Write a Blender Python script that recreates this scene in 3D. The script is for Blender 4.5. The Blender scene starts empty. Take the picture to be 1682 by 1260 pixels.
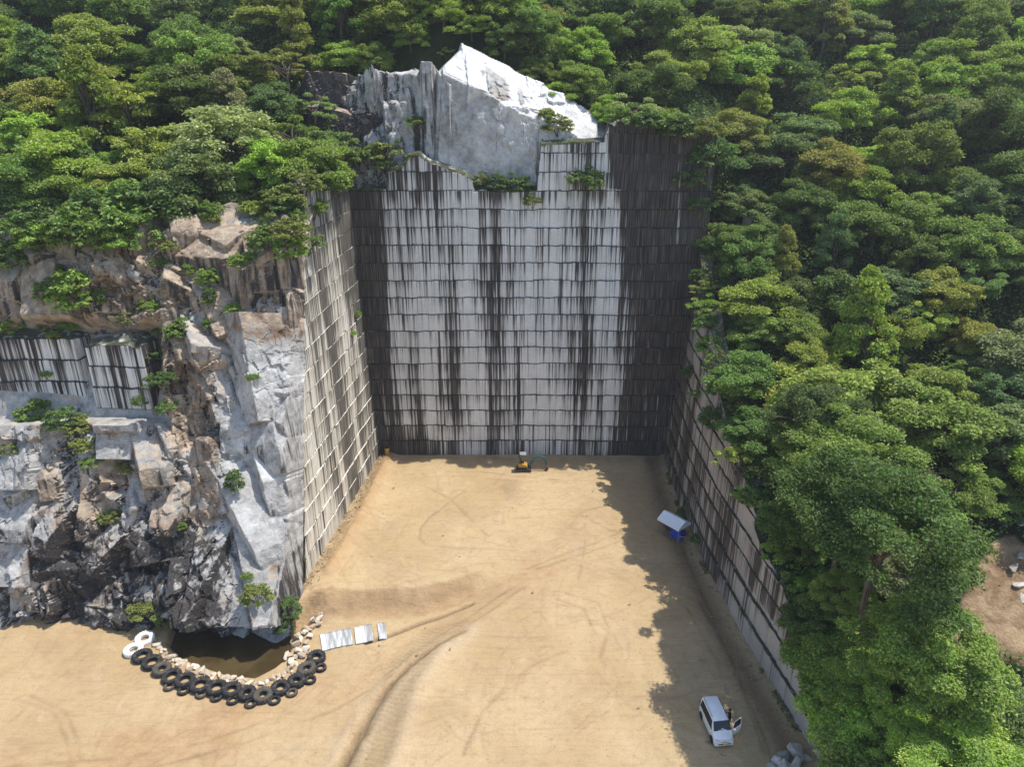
import bpy, bmesh, math, random
import numpy as np
from mathutils import Vector, Matrix
from mathutils.bvhtree import BVHTree

SC = bpy.context.scene
COL = SC.collection

# ------------------------------------------------------------------ camera
CAM_H = 45.4
PITCH = math.radians(23.0)
FPX = 1207.0                      # focal length in pixels of a 1682 px wide frame
cam_data = bpy.data.cameras.new("camera")
cam_data.sensor_fit = 'HORIZONTAL'
cam_data.sensor_width = 36.0
cam_data.lens = 36.0 * FPX / 1682.0
cam_data.clip_start = 0.5
cam_data.clip_end = 3000.0
cam = bpy.data.objects.new("camera", cam_data)
cam.location = (0, 0, CAM_H)
cam.rotation_euler = (math.radians(90) - PITCH, 0, 0)
COL.objects.link(cam)
SC.camera = cam

# ------------------------------------------------------------------ light
SUN_DIR = Vector((0.42, 0.09, 1.0)).normalized()      # towards the sun
SUN_EL = math.asin(SUN_DIR.z)
SUN_AZ = math.atan2(SUN_DIR.x, SUN_DIR.y)             # clockwise from +Y
world = bpy.data.worlds.new("World")
SC.world = world
world.use_nodes = True
wn = world.node_tree
wn.nodes.clear()
sky = wn.nodes.new('ShaderNodeTexSky')
sky.sky_type = 'NISHITA'
sky.sun_disc = False
sky.sun_elevation = SUN_EL
sky.sun_rotation = SUN_AZ
bg = wn.nodes.new('ShaderNodeBackground')
bg.inputs['Strength'].default_value = 0.15
wo = wn.nodes.new('ShaderNodeOutputWorld')
wn.links.new(sky.outputs[0], bg.inputs[0])
wn.links.new(bg.outputs[0], wo.inputs[0])
sl = bpy.data.lights.new("sun", 'SUN')
sl.energy = 3.5
sl.angle = math.radians(0.5)
sl.color = (1.0, 0.95, 0.87)
sun = bpy.data.objects.new("sun", sl)
sun.rotation_euler = SUN_DIR.to_track_quat('Z', 'Y').to_euler()
sun.location = (60, 30, 150)
COL.objects.link(sun)
SC.view_settings.view_transform = 'Standard'
SC.view_settings.look = 'None'
SC.view_settings.gamma = 1.0
SC.view_settings.exposure = 0.60

# ------------------------------------------------------------------ helpers
CT, ST = math.cos(PITCH), math.sin(PITCH)

def ray(px, py):
    a = (px - 841) / FPX
    b = (630 - py) / FPX
    return Vector((a, b * ST + CT, b * CT - ST))

def on_z(px, py, z=0.0):
    r = ray(px, py)
    t = (z - CAM_H) / r.z
    return Vector((r.x * t, r.y * t, z))

def on_y(px, py, y):
    r = ray(px, py)
    t = y / r.y
    return Vector((r.x * t, y, CAM_H + r.z * t))

def to_px(p):
    d = p[1] * CT - (p[2] - CAM_H) * ST
    u = p[1] * ST + (p[2] - CAM_H) * CT
    return 841 + FPX * p[0] / d, 630 - FPX * u / d

def _hash(ix, iy, iz, seed):
    h = (ix.astype(np.int64) * 374761393 + iy.astype(np.int64) * 668265263 +
         iz.astype(np.int64) * 2147483647 + seed * 974634777) & 0xFFFFFFFF
    h = ((h ^ (h >> 13)) * 1274126177) & 0xFFFFFFFF
    h = ((h ^ (h >> 16)) * 2246822519) & 0xFFFFFFFF
    h = h ^ (h >> 15)
    return (h & 0xFFFFFF) / float(0xFFFFFF)

def vnoise(x, y, z=None, seed=0):
    x = np.asarray(x, float); y = np.asarray(y, float)
    x, y = np.broadcast_arrays(x, y)
    z = np.zeros_like(x) if z is None else np.broadcast_to(np.asarray(z, float), x.shape)
    ix, iy, iz = np.floor(x), np.floor(y), np.floor(z)
    fx, fy, fz = x - ix, y - iy, z - iz
    fx = fx * fx * (3 - 2 * fx); fy = fy * fy * (3 - 2 * fy); fz = fz * fz * (3 - 2 * fz)
    r = 0
    for dx in (0, 1):
        wx = fx if dx else 1 - fx
        for dy in (0, 1):
            wy = fy if dy else 1 - fy
            for dz in (0, 1):
                wz = fz if dz else 1 - fz
                r = r + wx * wy * wz * _hash(ix + dx, iy + dy, iz + dz, seed)
    return r * 2 - 1

def fbm(x, y, z=None, seed=0, octs=4, gain=0.5):
    a, f, r, n = 1.0, 1.0, 0, 0
    for o in range(octs):
        r = r + a * vnoise(np.asarray(x) * f, np.asarray(y) * f, None if z is None else np.asarray(z) * f, seed + o * 17)
        n += a; a *= gain; f *= 2.03
    return r / n

def sstep(a, b, x):
    t = np.clip((np.asarray(x, float) - a) / (b - a), 0, 1)
    return t * t * (3 - 2 * t)

def seg_dist(x, y, pts):
    """distance to a polyline, signed side (left positive) and arc parameter 0..1"""
    best = np.full(np.shape(x), 1e9); side = np.zeros(np.shape(x)); par = np.zeros(np.shape(x))
    L = [math.hypot(pts[i + 1][0] - pts[i][0], pts[i + 1][1] - pts[i][1]) for i in range(len(pts) - 1)]
    tot = sum(L); acc = 0
    for i in range(len(pts) - 1):
        ax, ay = pts[i][0], pts[i][1]; bx, by = pts[i + 1][0], pts[i + 1][1]
        dx, dy = bx - ax, by - ay
        t = np.clip(((x - ax) * dx + (y - ay) * dy) / (dx * dx + dy * dy + 1e-9), 0, 1)
        d = np.hypot(x - ax - t * dx, y - ay - t * dy)
        s = np.sign(dx * (y - ay) - dy * (x - ax))
        m = d < best
        best = np.where(m, d, best); side = np.where(m, s, side); par = np.where(m, (acc + t * L[i]) / tot, par)
        acc += L[i]
    return best, side, par

def inside_poly(x, y, poly):
    c = np.zeros(np.shape(x), bool)
    n = len(poly)
    for i in range(n):
        x1, y1 = poly[i][0], poly[i][1]; x2, y2 = poly[(i + 1) % n][0], poly[(i + 1) % n][1]
        cond = ((y1 > y) != (y2 > y)) & (x < (x2 - x1) * (y - y1) / (y2 - y1 + 1e-12) + x1)
        c ^= cond
    return c

def np_mesh(name, v, f, mats=None, smooth=False, mat_idx=None, attrs=None):
    me = bpy.data.meshes.new(name)
    v = np.ascontiguousarray(v, np.float32).reshape(-1, 3); f = np.ascontiguousarray(f, np.int32)
    k = f.shape[1]
    me.vertices.add(len(v)); me.vertices.foreach_set('co', v.ravel())
    me.loops.add(f.size); me.loops.foreach_set('vertex_index', f.ravel())
    me.polygons.add(len(f)); me.polygons.foreach_set('loop_start', np.arange(0, f.size, k, dtype=np.int32))
    if smooth:
        me.polygons.foreach_set('use_smooth', np.ones(len(f), bool))
    else:
        me.polygons.foreach_set('use_smooth', np.zeros(len(f), bool))
    for m in (mats or []):
        me.materials.append(m)
    if mat_idx is not None:
        me.polygons.foreach_set('material_index', np.ascontiguousarray(mat_idx, np.int32))
    for an, arr in (attrs or {}).items():
        arr = np.ascontiguousarray(arr, np.float32)
        if arr.ndim == 1:
            a = me.attributes.new(an, 'FLOAT', 'POINT'); a.data.foreach_set('value', arr)
        else:
            a = me.attributes.new(an, 'FLOAT_COLOR', 'POINT'); a.data.foreach_set('color', arr.ravel())
    me.update(calc_edges=True)
    me.validate()
    return me

def grid_faces(nr, nc, keep=None):
    i = np.arange(nr * nc).reshape(nr, nc)
    f = np.stack([i[:-1, :-1], i[:-1, 1:], i[1:, 1:], i[1:, :-1]], -1)
    if keep is not None:
        return f[keep]
    return f.reshape(-1, 4)

def link(name, me, parent=None):
    o = bpy.data.objects.new(name, me)
    COL.objects.link(o)
    if parent is not None:
        o.parent = parent
    return o

def tag(o, label=None, cat=None, group=None, kind=None):
    if label: o['label'] = label
    if cat: o['category'] = cat
    if group: o['group'] = group
    if kind: o['kind'] = kind
    return o

def empty(name, loc=(0, 0, 0), rz=0.0):
    o = bpy.data.objects.new(name, None)
    o.location = loc
    o.rotation_euler = (0, 0, rz)
    o.empty_display_size = 0.3
    COL.objects.link(o)
    return o

def copy_tree(o, parent=None):
    c = o.copy(); COL.objects.link(c)
    if parent is not None: c.parent = parent
    for ch in list(o.children):
        copy_tree(ch, c)
    return c

class MB:
    """collects boxes, tubes, lathes and lofts into ONE mesh object"""
    def __init__(s): s.bm = bmesh.new()
    def box(s, c, size, rot=None, bevel=0.0):
        m = Matrix.Translation(c)
        if rot is not None: m = m @ rot
        r = bmesh.ops.create_cube(s.bm, size=1.0, matrix=m @ Matrix.Diagonal((*size, 1)))
        if bevel > 0:
            es = list({e for v in r['verts'] for e in v.link_edges})
            bmesh.ops.bevel(s.bm, geom=es, offset=bevel, segments=2, affect='EDGES', profile=0.6)
        return s
    def tube(s, pts, rad, seg=8, cap=True):
        pts = [Vector(p) for p in pts]
        rr = rad if isinstance(rad, (list, tuple)) else [rad] * len(pts)
        rings = []
        for i, p in enumerate(pts):
            d = (pts[min(i + 1, len(pts) - 1)] - pts[max(i - 1, 0)]).normalized()
            a = Vector((0, 0, 1)) if abs(d.z) < 0.9 else Vector((1, 0, 0))
            u = d.cross(a).normalized(); w = d.cross(u).normalized()
            rings.append([s.bm.verts.new(p + (u * math.cos(t) + w * math.sin(t)) * rr[i])
                          for t in [2 * math.pi * k / seg for k in range(seg)]])
        for A, B in zip(rings, rings[1:]):
            for k in range(seg):
                s.bm.faces.new((A[k], A[(k + 1) % seg], B[(k + 1) % seg], B[k]))
        if cap:
            s.bm.faces.new(rings[0]); s.bm.faces.new(rings[-1])
        return s
    def lathe(s, prof, seg=24, m=None, close=False):
        m = m or Matrix.Identity(4)
        rings = []
        for r, z in prof:
            rings.append([s.bm.verts.new(m @ Vector((r * math.cos(2 * math.pi * k / seg), r * math.sin(2 * math.pi * k / seg), z)))
                          for k in range(seg)])
        seq = list(zip(rings, rings[1:]))
        if close: seq.append((rings[-1], rings[0]))
        for A, B in seq:
            for k in range(seg):
                s.bm.faces.new((A[k], A[(k + 1) % seg], B[(k + 1) % seg], B[k]))
        return s
    def loft(s, secs, cap=True):
        rings = [[s.bm.verts.new(Vector(p)) for p in sec] for sec in secs]
        n = len(rings[0])
        for A, B in zip(rings, rings[1:]):
            for k in range(n):
                s.bm.faces.new((A[k], A[(k + 1) % n], B[(k + 1) % n], B[k]))
        if cap:
            s.bm.faces.new(rings[0]); s.bm.faces.new(rings[-1])
        return s
    def poly_prism(s, pts, d):
        A = [s.bm.verts.new(Vector(p)) for p in pts]
        B = [s.bm.verts.new(Vector(p) + Vector(d)) for p in pts]
        n = len(A)
        s.bm.faces.new(A); s.bm.faces.new(B[::-1])
        for k in range(n):
            s.bm.faces.new((A[k], B[k], B[(k + 1) % n], A[(k + 1) % n]))
        return s
    def mesh(s, name, mat, smooth=False):
        bmesh.ops.recalc_face_normals(s.bm, faces=s.bm.faces)
        me = bpy.data.meshes.new(name)
        s.bm.to_mesh(me); s.bm.free()
        me.materials.append(mat)
        if smooth:
            for p in me.polygons: p.use_smooth = True
        return me
    def build(s, name, mat, parent=None, smooth=False):
        return link(name, s.mesh(name, mat, smooth), parent)

# ------------------------------------------------------------------ materials
class NT:
    def __init__(s, name):
        s.m = bpy.data.materials.new(name); s.m.use_nodes = True
        s.t = s.m.node_tree; s.t.nodes.clear()
        s.out = s.t.nodes.new('ShaderNodeOutputMaterial')
    def n(s, kind, **kw):
        nd = s.t.nodes.new(kind)
        for k, v in kw.items(): setattr(nd, k, v)
        return nd
    def put(s, sock, val):
        if isinstance(val, bpy.types.NodeSocket): s.t.links.new(val, sock)
        elif isinstance(val, (tuple, list)) and len(val) == 3 and sock.type == 'RGBA': sock.default_value = (*val, 1)
        else: sock.default_value = val
    def math(s, op, a, b=0.0, c=None, clamp=False):
        nd = s.n('ShaderNodeMath', operation=op, use_clamp=clamp)
        s.put(nd.inputs[0], a); s.put(nd.inputs[1], b)
        if c is not None: s.put(nd.inputs[2], c)
        return nd.outputs[0]
    def ramp01(s, x, a, b):
        nd = s.n('ShaderNodeMapRange', interpolation_type='SMOOTHSTEP')
        s.put(nd.inputs[0], x); s.put(nd.inputs[1], a); s.put(nd.inputs[2], b)
        return nd.outputs[0]
    def mix(s, f, a, b, mode='MIX'):
        nd = s.n('ShaderNodeMix', data_type='RGBA', blend_type=mode)
        s.put(nd.inputs[0], f); s.put(nd.inputs[6], a); s.put(nd.inputs[7], b)
        return nd.outputs[2]
    def attr(s, name):
        nd = s.n('ShaderNodeAttribute', attribute_name=name); return nd
    def vec(s, x, y, z):
        nd = s.n('ShaderNodeCombineXYZ'); s.put(nd.inputs[0], x); s.put(nd.inputs[1], y); s.put(nd.inputs[2], z)
        return nd.outputs[0]
    def sep(s, v):
        nd = s.n('ShaderNodeSeparateXYZ'); s.put(nd.inputs[0], v); return nd.outputs
    def noise(s, v, scale=1.0, detail=4.0, rough=0.55, dist=0.0):
        nd = s.n('ShaderNodeTexNoise')
        if v is not None: s.put(nd.inputs['Vector'], v)
        s.put(nd.inputs['Scale'], scale); s.put(nd.inputs['Detail'], detail)
        s.put(nd.inputs['Roughness'], rough); s.put(nd.inputs['Distortion'], dist)
        return nd.outputs[0]
    def pos(s): return s.n('ShaderNodeTexCoord').outputs['Object']
    def vscale(s, v, sc):
        nd = s.n('ShaderNodeVectorMath', operation='MULTIPLY'); s.put(nd.inputs[0], v); nd.inputs[1].default_value = sc
        return nd.outputs[0]
    def bump(s, h, strength=0.5, dist=0.1):
        nd = s.n('ShaderNodeBump'); s.put(nd.inputs['Height'], h)
        nd.inputs['Strength'].default_value = strength; nd.inputs['Distance'].default_value = dist
        return nd.outputs[0]
    def surf(s, col, rough=0.9, normal=None, metal=0.0, spec=0.3, coat=0.0):
        p = s.n('ShaderNodeBsdfPrincipled')
        s.put(p.inputs['Base Color'], col); s.put(p.inputs['Roughness'], rough); s.put(p.inputs['Metallic'], metal)
        s.put(p.inputs['Specular IOR Level'], spec); s.put(p.inputs['Coat Weight'], coat)
        if normal is not None: s.put(p.inputs['Normal'], normal)
        s.t.links.new(p.outputs[0], s.out.inputs[0])
        return p

def plain(name, col, rough=0.6, metal=0.0, var=0.15, scale=6.0, spec=0.4, coat=0.0, dirt=None):
    """painted or moulded stuff: colour with a little uneven wear"""
    t = NT(name)
    n = t.noise(t.pos(), scale, 5.0, 0.6)
    lo = tuple(c * (1 - var) for c in col); hi = tuple(min(1, c * (1 + var)) for c in col)
    c = t.mix(t.ramp01(n, 0.3, 0.7), lo, hi)
    if dirt:
        d = t.ramp01(t.noise(t.pos(), scale * 0.4, 6.0, 0.65), 0.5, 0.75)
        c = t.mix(t.math('MULTIPLY', d, 0.6), c, dirt)
    r = t.math('ADD', rough, t.math('MULTIPLY', t.math('SUBTRACT', n, 0.5), 0.25), clamp=True)
    t.surf(c, r, None, metal, spec, coat)
    return t.m

def wall_material(name, pale, pale2, dark, dark2, lines=1.0, moss=0.5, jn=.7):
    """sawn granite: pale stone with dark run-off streaks locked to the tiers"""
    t = NT(name)
    U = t.attr('wu').outputs['Fac']; V = t.attr('wv').outputs['Fac']
    D = t.attr('stain').outputs['Fac']; J = t.attr('joint').outputs['Fac']
    k = t.math('FLOOR', V); f = t.math('FRACT', V)
    s1 = t.noise(t.vec(t.math('ADD', t.math('MULTIPLY', U, 3.9), t.math('MULTIPLY', k, 0.09)), t.math('MULTIPLY', V, 0.10), t.math('MULTIPLY', k, 0.24)), 1.0, 3.0, 0.6)
    s2 = t.noise(t.vec(t.math('MULTIPLY', U, 0.62), t.math('MULTIPLY', V, 0.04), t.math('MULTIPLY', k, 0.05)), 1.0, 2.0, 0.5)
    s3 = t.noise(t.vec(t.math('MULTIPLY', U, 7.5), t.math('MULTIPLY', V, 0.35), k), 1.0, 2.0, 0.6)
    s = t.math('ADD', t.math('MULTIPLY', s1, 0.95), t.math('ADD', t.math('MULTIPLY', s2, 0.75), t.math('MULTIPLY', s3, 0.28)))
    s = t.math('SUBTRACT', s, 0.99)
    drip = t.noise(t.vec(t.math('MULTIPLY', U, 4.2), t.math('MULTIPLY', k, 3.7), 0.0), 1.0, 3.0, 0.65)
    topb = t.math('MULTIPLY', t.ramp01(t.math('SUBTRACT', f, t.math('MULTIPLY', t.math('SUBTRACT', drip, 0.5), 2.2)), 0.25, 1.15), 0.19)
    a = t.math('ADD', t.math('MULTIPLY', D, 0.95), t.math('ADD', t.math('MULTIPLY', s, 2.4), topb))
    dk = t.ramp01(a, 0.36, 0.78)
    gauze = t.ramp01(a, 0.10, 0.60)
    blot = t.noise(t.pos(), 0.35, 5.0, 0.6)
    pc = t.mix(t.ramp01(blot, 0.35, 0.65), pale, pale2)
    grain = t.noise(t.pos(), 5.0, 6.0, 0.75)
    pc = t.mix(t.ramp01(grain, 0.25, 0.75), t.mix(0.22, pc, (0.1, 0.1, 0.1)), pc)
    pc = t.mix(t.math('MULTIPLY', gauze, t.math('ADD', 0.10, t.math('MULTIPLY', s3, 0.85))), pc, t.mix(0.42, dark2, pale2))
    dc = t.mix(t.ramp01(s3, 0.35, 0.68), dark, dark2)
    dc = t.mix(t.ramp01(blot, 0.4, 0.7), dc, t.mix(0.5, dc, dark))
    c = t.mix(dk, pc, dc)
    # dark weathered lips and joints
    ln = t.noise(t.vec(t.math('MULTIPLY', U, 1.3), k, 0.0), 1.0, 3.0, 0.6)
    lip = t.math('MAXIMUM', t.ramp01(f, 0.955, 0.99), t.math('SUBTRACT', 1.0, t.ramp01(f, 0.0, 0.045)))
    lip = t.math('MULTIPLY', lip, t.math('MULTIPLY', t.ramp01(ln, 0.28, 0.50), t.math('MULTIPLY', t.math('SUBTRACT', 1.0, t.attr('calm').outputs['Fac']), lines)))
    c = t.mix(t.math('MULTIPLY', lip, 0.85), c, (0.022, 0.021, 0.018))
    c = t.mix(t.math('MULTIPLY', J, jn), c, (0.025, 0.023, 0.02))
    L = t.attr('ledge').outputs['Fac']
    lc = t.mix(t.ramp01(t.noise(t.pos(), 1.1, 4.0, 0.6), moss - .14, moss + .14), (0.055, 0.06, 0.032), tuple(min(1, q * 1.05) for q in pale))
    c = t.mix(t.math('MULTIPLY', L, 0.9), c, lc)
    drill = t.n('ShaderNodeTexWave', wave_type='BANDS', bands_direction='X')
    t.put(drill.inputs['Vector'], t.vec(U, 0.0, 0.0)); drill.inputs['Scale'].default_value = 1.6; drill.inputs['Distortion'].default_value = 0.6
    h = t.math('ADD', t.math('MULTIPLY', drill.outputs[1], 0.4), t.math('ADD', grain, t.math('MULTIPLY', s3, 0.8)))
    t.surf(c, 0.92, t.bump(h, 0.55, 0.06), 0.0, 0.25)
    return t.m

def rock_material(name):
    """blasted granite; attribute rk = (tan, dark stain with painted shade, fresh and sunlit white, wet)"""
    t = NT(name)
    A = t.attr('rk'); a = t.n('ShaderNodeSeparateColor'); t.put(a.inputs[0], A.outputs['Color'])
    tan, stn_shade, fresh_lit = a.outputs[0], a.outputs[1], a.outputs[2]
    p = t.pos()
    big = t.noise(p, 0.28, 5.0, 0.6, 0.4)
    med = t.noise(p, 1.3, 6.0, 0.65, 0.3)
    fine = t.noise(p, 6.5, 6.0, 0.75)
    white = t.mix(t.ramp01(med, 0.3, 0.7), (0.29, 0.285, 0.275), (0.57, 0.56, 0.535))
    tanc = t.mix(t.ramp01(med, 0.32, 0.68), (0.27, 0.205, 0.145), (0.55, 0.445, 0.335))
    tanc = t.mix(t.ramp01(big, 0.5, 0.72), tanc, (0.20, 0.135, 0.095))
    white = t.mix(t.math('MULTIPLY', fresh_lit, 0.85), white, t.mix(t.ramp01(med, 0.3, 0.7), (0.74, 0.735, 0.72), (0.88, 0.875, 0.86)))
    tf = t.ramp01(t.math('ADD', tan, t.math('ADD', t.math('MULTIPLY', t.math('SUBTRACT', med, 0.5), 1.3), t.math('MULTIPLY', t.math('SUBTRACT', big, 0.5), 1.1))), 0.32, 0.72)
    c = t.mix(tf, white, tanc)
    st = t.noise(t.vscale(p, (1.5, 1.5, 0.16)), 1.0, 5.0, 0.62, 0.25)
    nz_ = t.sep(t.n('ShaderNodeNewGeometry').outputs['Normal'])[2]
    steep = t.math('SUBTRACT', 1.0, t.ramp01(t.math('ABSOLUTE', nz_), 0.1, 0.6))  # steep faces darker: run-off stain plus shade painted into the colour
    d = t.math('ADD', t.math('ADD', stn_shade, t.math('MULTIPLY', t.math('SUBTRACT', st, 0.5), 2.4)), t.math('MULTIPLY', t.math('SUBTRACT', steep, 0.55), 0.50))
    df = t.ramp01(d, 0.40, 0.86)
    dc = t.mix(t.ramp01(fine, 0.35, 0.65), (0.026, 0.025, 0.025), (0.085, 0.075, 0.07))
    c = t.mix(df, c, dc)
    # rust and lichen patches
    ru = t.ramp01(t.noise(p, 0.55, 5.0, 0.7, 0.6), 0.60, 0.72)
    c = t.mix(t.math('MULTIPLY', ru, 0.45), c, (0.25, 0.13, 0.07))
    c = t.mix(t.ramp01(fine, 0.2, 0.8), t.mix(0.28, c, (0.05, 0.05, 0.05)), c)
    vor = t.n('ShaderNodeTexVoronoi', feature='DISTANCE_TO_EDGE')
    t.put(vor.inputs['Vector'], t.n('ShaderNodeVectorMath', operation='ADD').outputs[0])
    add = vor.inputs['Vector'].links[0].from_node
    t.put(add.inputs[0], p)
    nz = t.n('ShaderNodeTexNoise'); t.put(nz.inputs['Vector'], p); nz.inputs['Scale'].default_value = 0.9
    t.put(add.inputs[1], nz.outputs[1])
    vor.inputs['Scale'].default_value = 0.55
    crack = t.math('SUBTRACT', 1.0, t.ramp01(vor.outputs['Distance'], 0.0, 0.022))
    ck = t.math('MULTIPLY', crack, t.ramp01(big, 0.58, 0.66))
    c = t.mix(t.math('MULTIPLY', ck, 0.55), c, (0.03, 0.028, 0.025))
    h = t.math('ADD', t.math('MULTIPLY', med, 0.9), t.math('SUBTRACT', t.math('MULTIPLY', fine, 0.6), ck))
    t.surf(c, 0.93, t.bump(h, 0.65, 0.13), 0.0, 0.2)
    return t.m

def leaf_material(name):
    t = NT(name)
    oi = t.n('ShaderNodeObjectInfo')
    rnd = t.n('ShaderNodeNewGeometry').outputs['Random Per Island']
    c = oi.outputs['Color']
    hsv = t.n('ShaderNodeHueSaturation'); t.put(hsv.inputs['Color'], c)
    t.put(hsv.inputs['Hue'], t.math('ADD', 0.5, t.math('MULTIPLY', t.math('SUBTRACT', rnd, 0.5), 0.045)))
    t.put(hsv.inputs['Saturation'], t.math('ADD', 0.85, t.math('MULTIPLY', rnd, 0.25)))
    r2 = t.math('FRACT', t.math('MULTIPLY', rnd, 7.31))
    t.put(hsv.inputs['Value'], t.math('ADD', 0.60, t.math('MULTIPLY', r2, 0.85)))
    p = t.n('ShaderNodeBsdfPrincipled')
    t.put(p.inputs['Base Color'], hsv.outputs[0]); p.inputs['Roughness'].default_value = 0.55
    p.inputs['Specular IOR Level'].default_value = 0.35
    tr = t.n('ShaderNodeBsdfTranslucent')
    t.put(tr.inputs[0], t.mix(1.0, hsv.outputs[0], (0.95, 1.0, 0.35), 'MULTIPLY'))
    mx = t.n('ShaderNodeMixShader'); mx.inputs[0].default_value = 0.42
    t.t.links.new(p.outputs[0], mx.inputs[1]); t.t.links.new(tr.outputs[0], mx.inputs[2])
    t.t.links.new(mx.outputs[0], t.out.inputs[0])
    return t.m

def soil_material():
    """graded decomposed granite; attribute soil = (orange, dark, pale, debris)"""
    t = NT("graded_soil")
    A = t.attr('soil'); a = t.n('ShaderNodeSeparateColor'); t.put(a.inputs[0], A.outputs['Color'])
    og, dk, pl = a.outputs[0], a.outputs[1], a.outputs[2]
    p = t.pos()
    big = t.noise(p, 0.11, 5.0, 0.6, 0.5)
    med = t.noise(p, 0.7, 6.0, 0.65, 0.4)
    fine = t.noise(p, 7.0, 5.0, 0.7)
    c = t.mix(t.ramp01(big, 0.32, 0.68), (0.455, 0.33, 0.178), (0.545, 0.412, 0.238))
    c = t.mix(t.math('MULTIPLY', t.ramp01(t.noise(p, 1.5, 8.0, 0.72, 0.6), 0.50, 0.68), 0.50), c, (0.36, 0.25, 0.135))
    c = t.mix(t.math('MULTIPLY', t.ramp01(t.noise(p, 0.33, 6.0, 0.7, 1.0), 0.56, 0.72), 0.45), c, (0.60, 0.49, 0.335))
    c = t.mix(t.math('MULTIPLY', og, 0.85), c, t.mix(t.ramp01(med, 0.35, 0.65), (0.40, 0.25, 0.125), (0.50, 0.335, 0.18)))
    c = t.mix(t.math('MULTIPLY', pl, 0.7), c, (0.52, 0.41, 0.28))
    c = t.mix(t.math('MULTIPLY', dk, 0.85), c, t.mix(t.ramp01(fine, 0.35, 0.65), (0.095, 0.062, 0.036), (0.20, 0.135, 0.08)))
    # scraped streaks left by the grader blade, and crumbs
    w = t.noise(t.vscale(p, (0.25, 2.6, 1.0)), 1.0, 5.0, 0.65, 0.8)
    c = t.mix(t.math('MULTIPLY', t.ramp01(w, 0.53, 0.72), 0.30), c, (0.27, 0.18, 0.10))
    crumbs = t.n('ShaderNodeTexVoronoi'); t.put(crumbs.inputs['Vector'], p); crumbs.inputs['Scale'].default_value = 2.2
    cr = t.math('SUBTRACT', 1.0, t.ramp01(crumbs.outputs['Distance'], 0.05, 0.13))
    c = t.mix(t.math('MULTIPLY', t.math('MULTIPLY', cr, t.ramp01(med, 0.5, 0.62)), 0.55), c, (0.20, 0.14, 0.09))
    c = t.mix(t.ramp01(fine, 0.2, 0.8), t.mix(0.24, c, (0.12, 0.075, 0.045)), c)
    h = t.math('ADD', t.math('MULTIPLY', med, 1.2), t.math('ADD', t.math('MULTIPLY', fine, 0.5), t.math('MULTIPLY', w, 1.2)))
    t.surf(c, 0.96, t.bump(h, 0.75, 0.13), 0.0, 0.12)
    return t.m

def hill_material():
    t = NT("hillside_soil")
    A = t.attr('bare').outputs['Fac']; p = t.pos()
    med = t.noise(p, 0.6, 6.0, 0.65, 0.4); fine = t.noise(p, 4.0, 5.0, 0.7)
    g = t.mix(t.ramp01(med, 0.35, 0.65), (0.018, 0.028, 0.010), (0.045, 0.065, 0.022))
    b = t.mix(t.ramp01(med, 0.35, 0.65), (0.24, 0.155, 0.09), (0.46, 0.33, 0.20))
    c = t.mix(t.ramp01(t.math('ADD', A, t.math('MULTIPLY', t.math('SUBTRACT', med, 0.5), 0.5)), 0.4, 0.6), g, b)
    c = t.mix(t.ramp01(fine, 0.2, 0.8), t.mix(0.4, c, (0.01, 0.01, 0.006)), c)
    t.surf(c, 0.95, t.bump(t.math('ADD', med, fine), 0.8, 0.25), 0.0, 0.1)
    return t.m

def water_material():
    t = NT("pond_water")
    p = t.pos()
    n = t.noise(p, 2.2, 3.0, 0.6, 0.3)
    big = t.noise(p, 0.35, 4.0, 0.6)
    c = t.mix(t.ramp01(big, 0.35, 0.65), (0.050, 0.036, 0.016), (0.085, 0.062, 0.028))
    t.surf(c, 0.07, t.bump(n, 0.05, 0.03), 0.0, 0.5)
    return t.m

M = {}
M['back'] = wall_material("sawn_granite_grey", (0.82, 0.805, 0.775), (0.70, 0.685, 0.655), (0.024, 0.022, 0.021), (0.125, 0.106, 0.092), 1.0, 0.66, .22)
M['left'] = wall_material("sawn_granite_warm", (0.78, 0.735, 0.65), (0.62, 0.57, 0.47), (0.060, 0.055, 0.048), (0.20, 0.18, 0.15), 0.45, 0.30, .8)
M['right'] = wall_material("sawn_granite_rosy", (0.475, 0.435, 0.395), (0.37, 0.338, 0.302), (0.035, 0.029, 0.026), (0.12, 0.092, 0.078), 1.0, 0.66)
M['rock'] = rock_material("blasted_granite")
M['leaf'] = leaf_material("leaves")
M['soil'] = soil_material()
M['hill'] = hill_material()
M['water'] = water_material()
def bark_material():
    t = NT("bark"); p = t.pos()
    n = t.noise(t.vscale(p, (6, 6, 1.2)), 1.0, 5.0, 0.65)
    t.surf(t.mix(t.ramp01(n, 0.3, 0.7), (0.055, 0.042, 0.032), (0.17, 0.145, 0.115)), 0.95, t.bump(n, 0.8, 0.05), 0.0, 0.1)
    return t.m
M['bark'] = bark_material()

# ------------------------------------------------------------------ pit outline (metres)
TH = 2.06                                   # tier height
LEFT_PATH = [(-16.7, 87.5), (-16.9, 83.3), (-17.7, 76.9), (-18.7, 67.8), (-19.95, 57.5), (-20.6, 50.0)]
RIGHT_PATH = [(19.8, 87.5), (19.4, 82.5), (18.95, 72.0), (19.1, 62.0), (20.0, 51.0), (21.55, 39.6), (23.6, 27.0), (25.2, 17.0)]
BACK_PATH = [(-21.0, 83.35), (-16.0, 83.35), (2.0, 83.45), (19.4, 83.2), (22.7, 83.2)]

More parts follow.
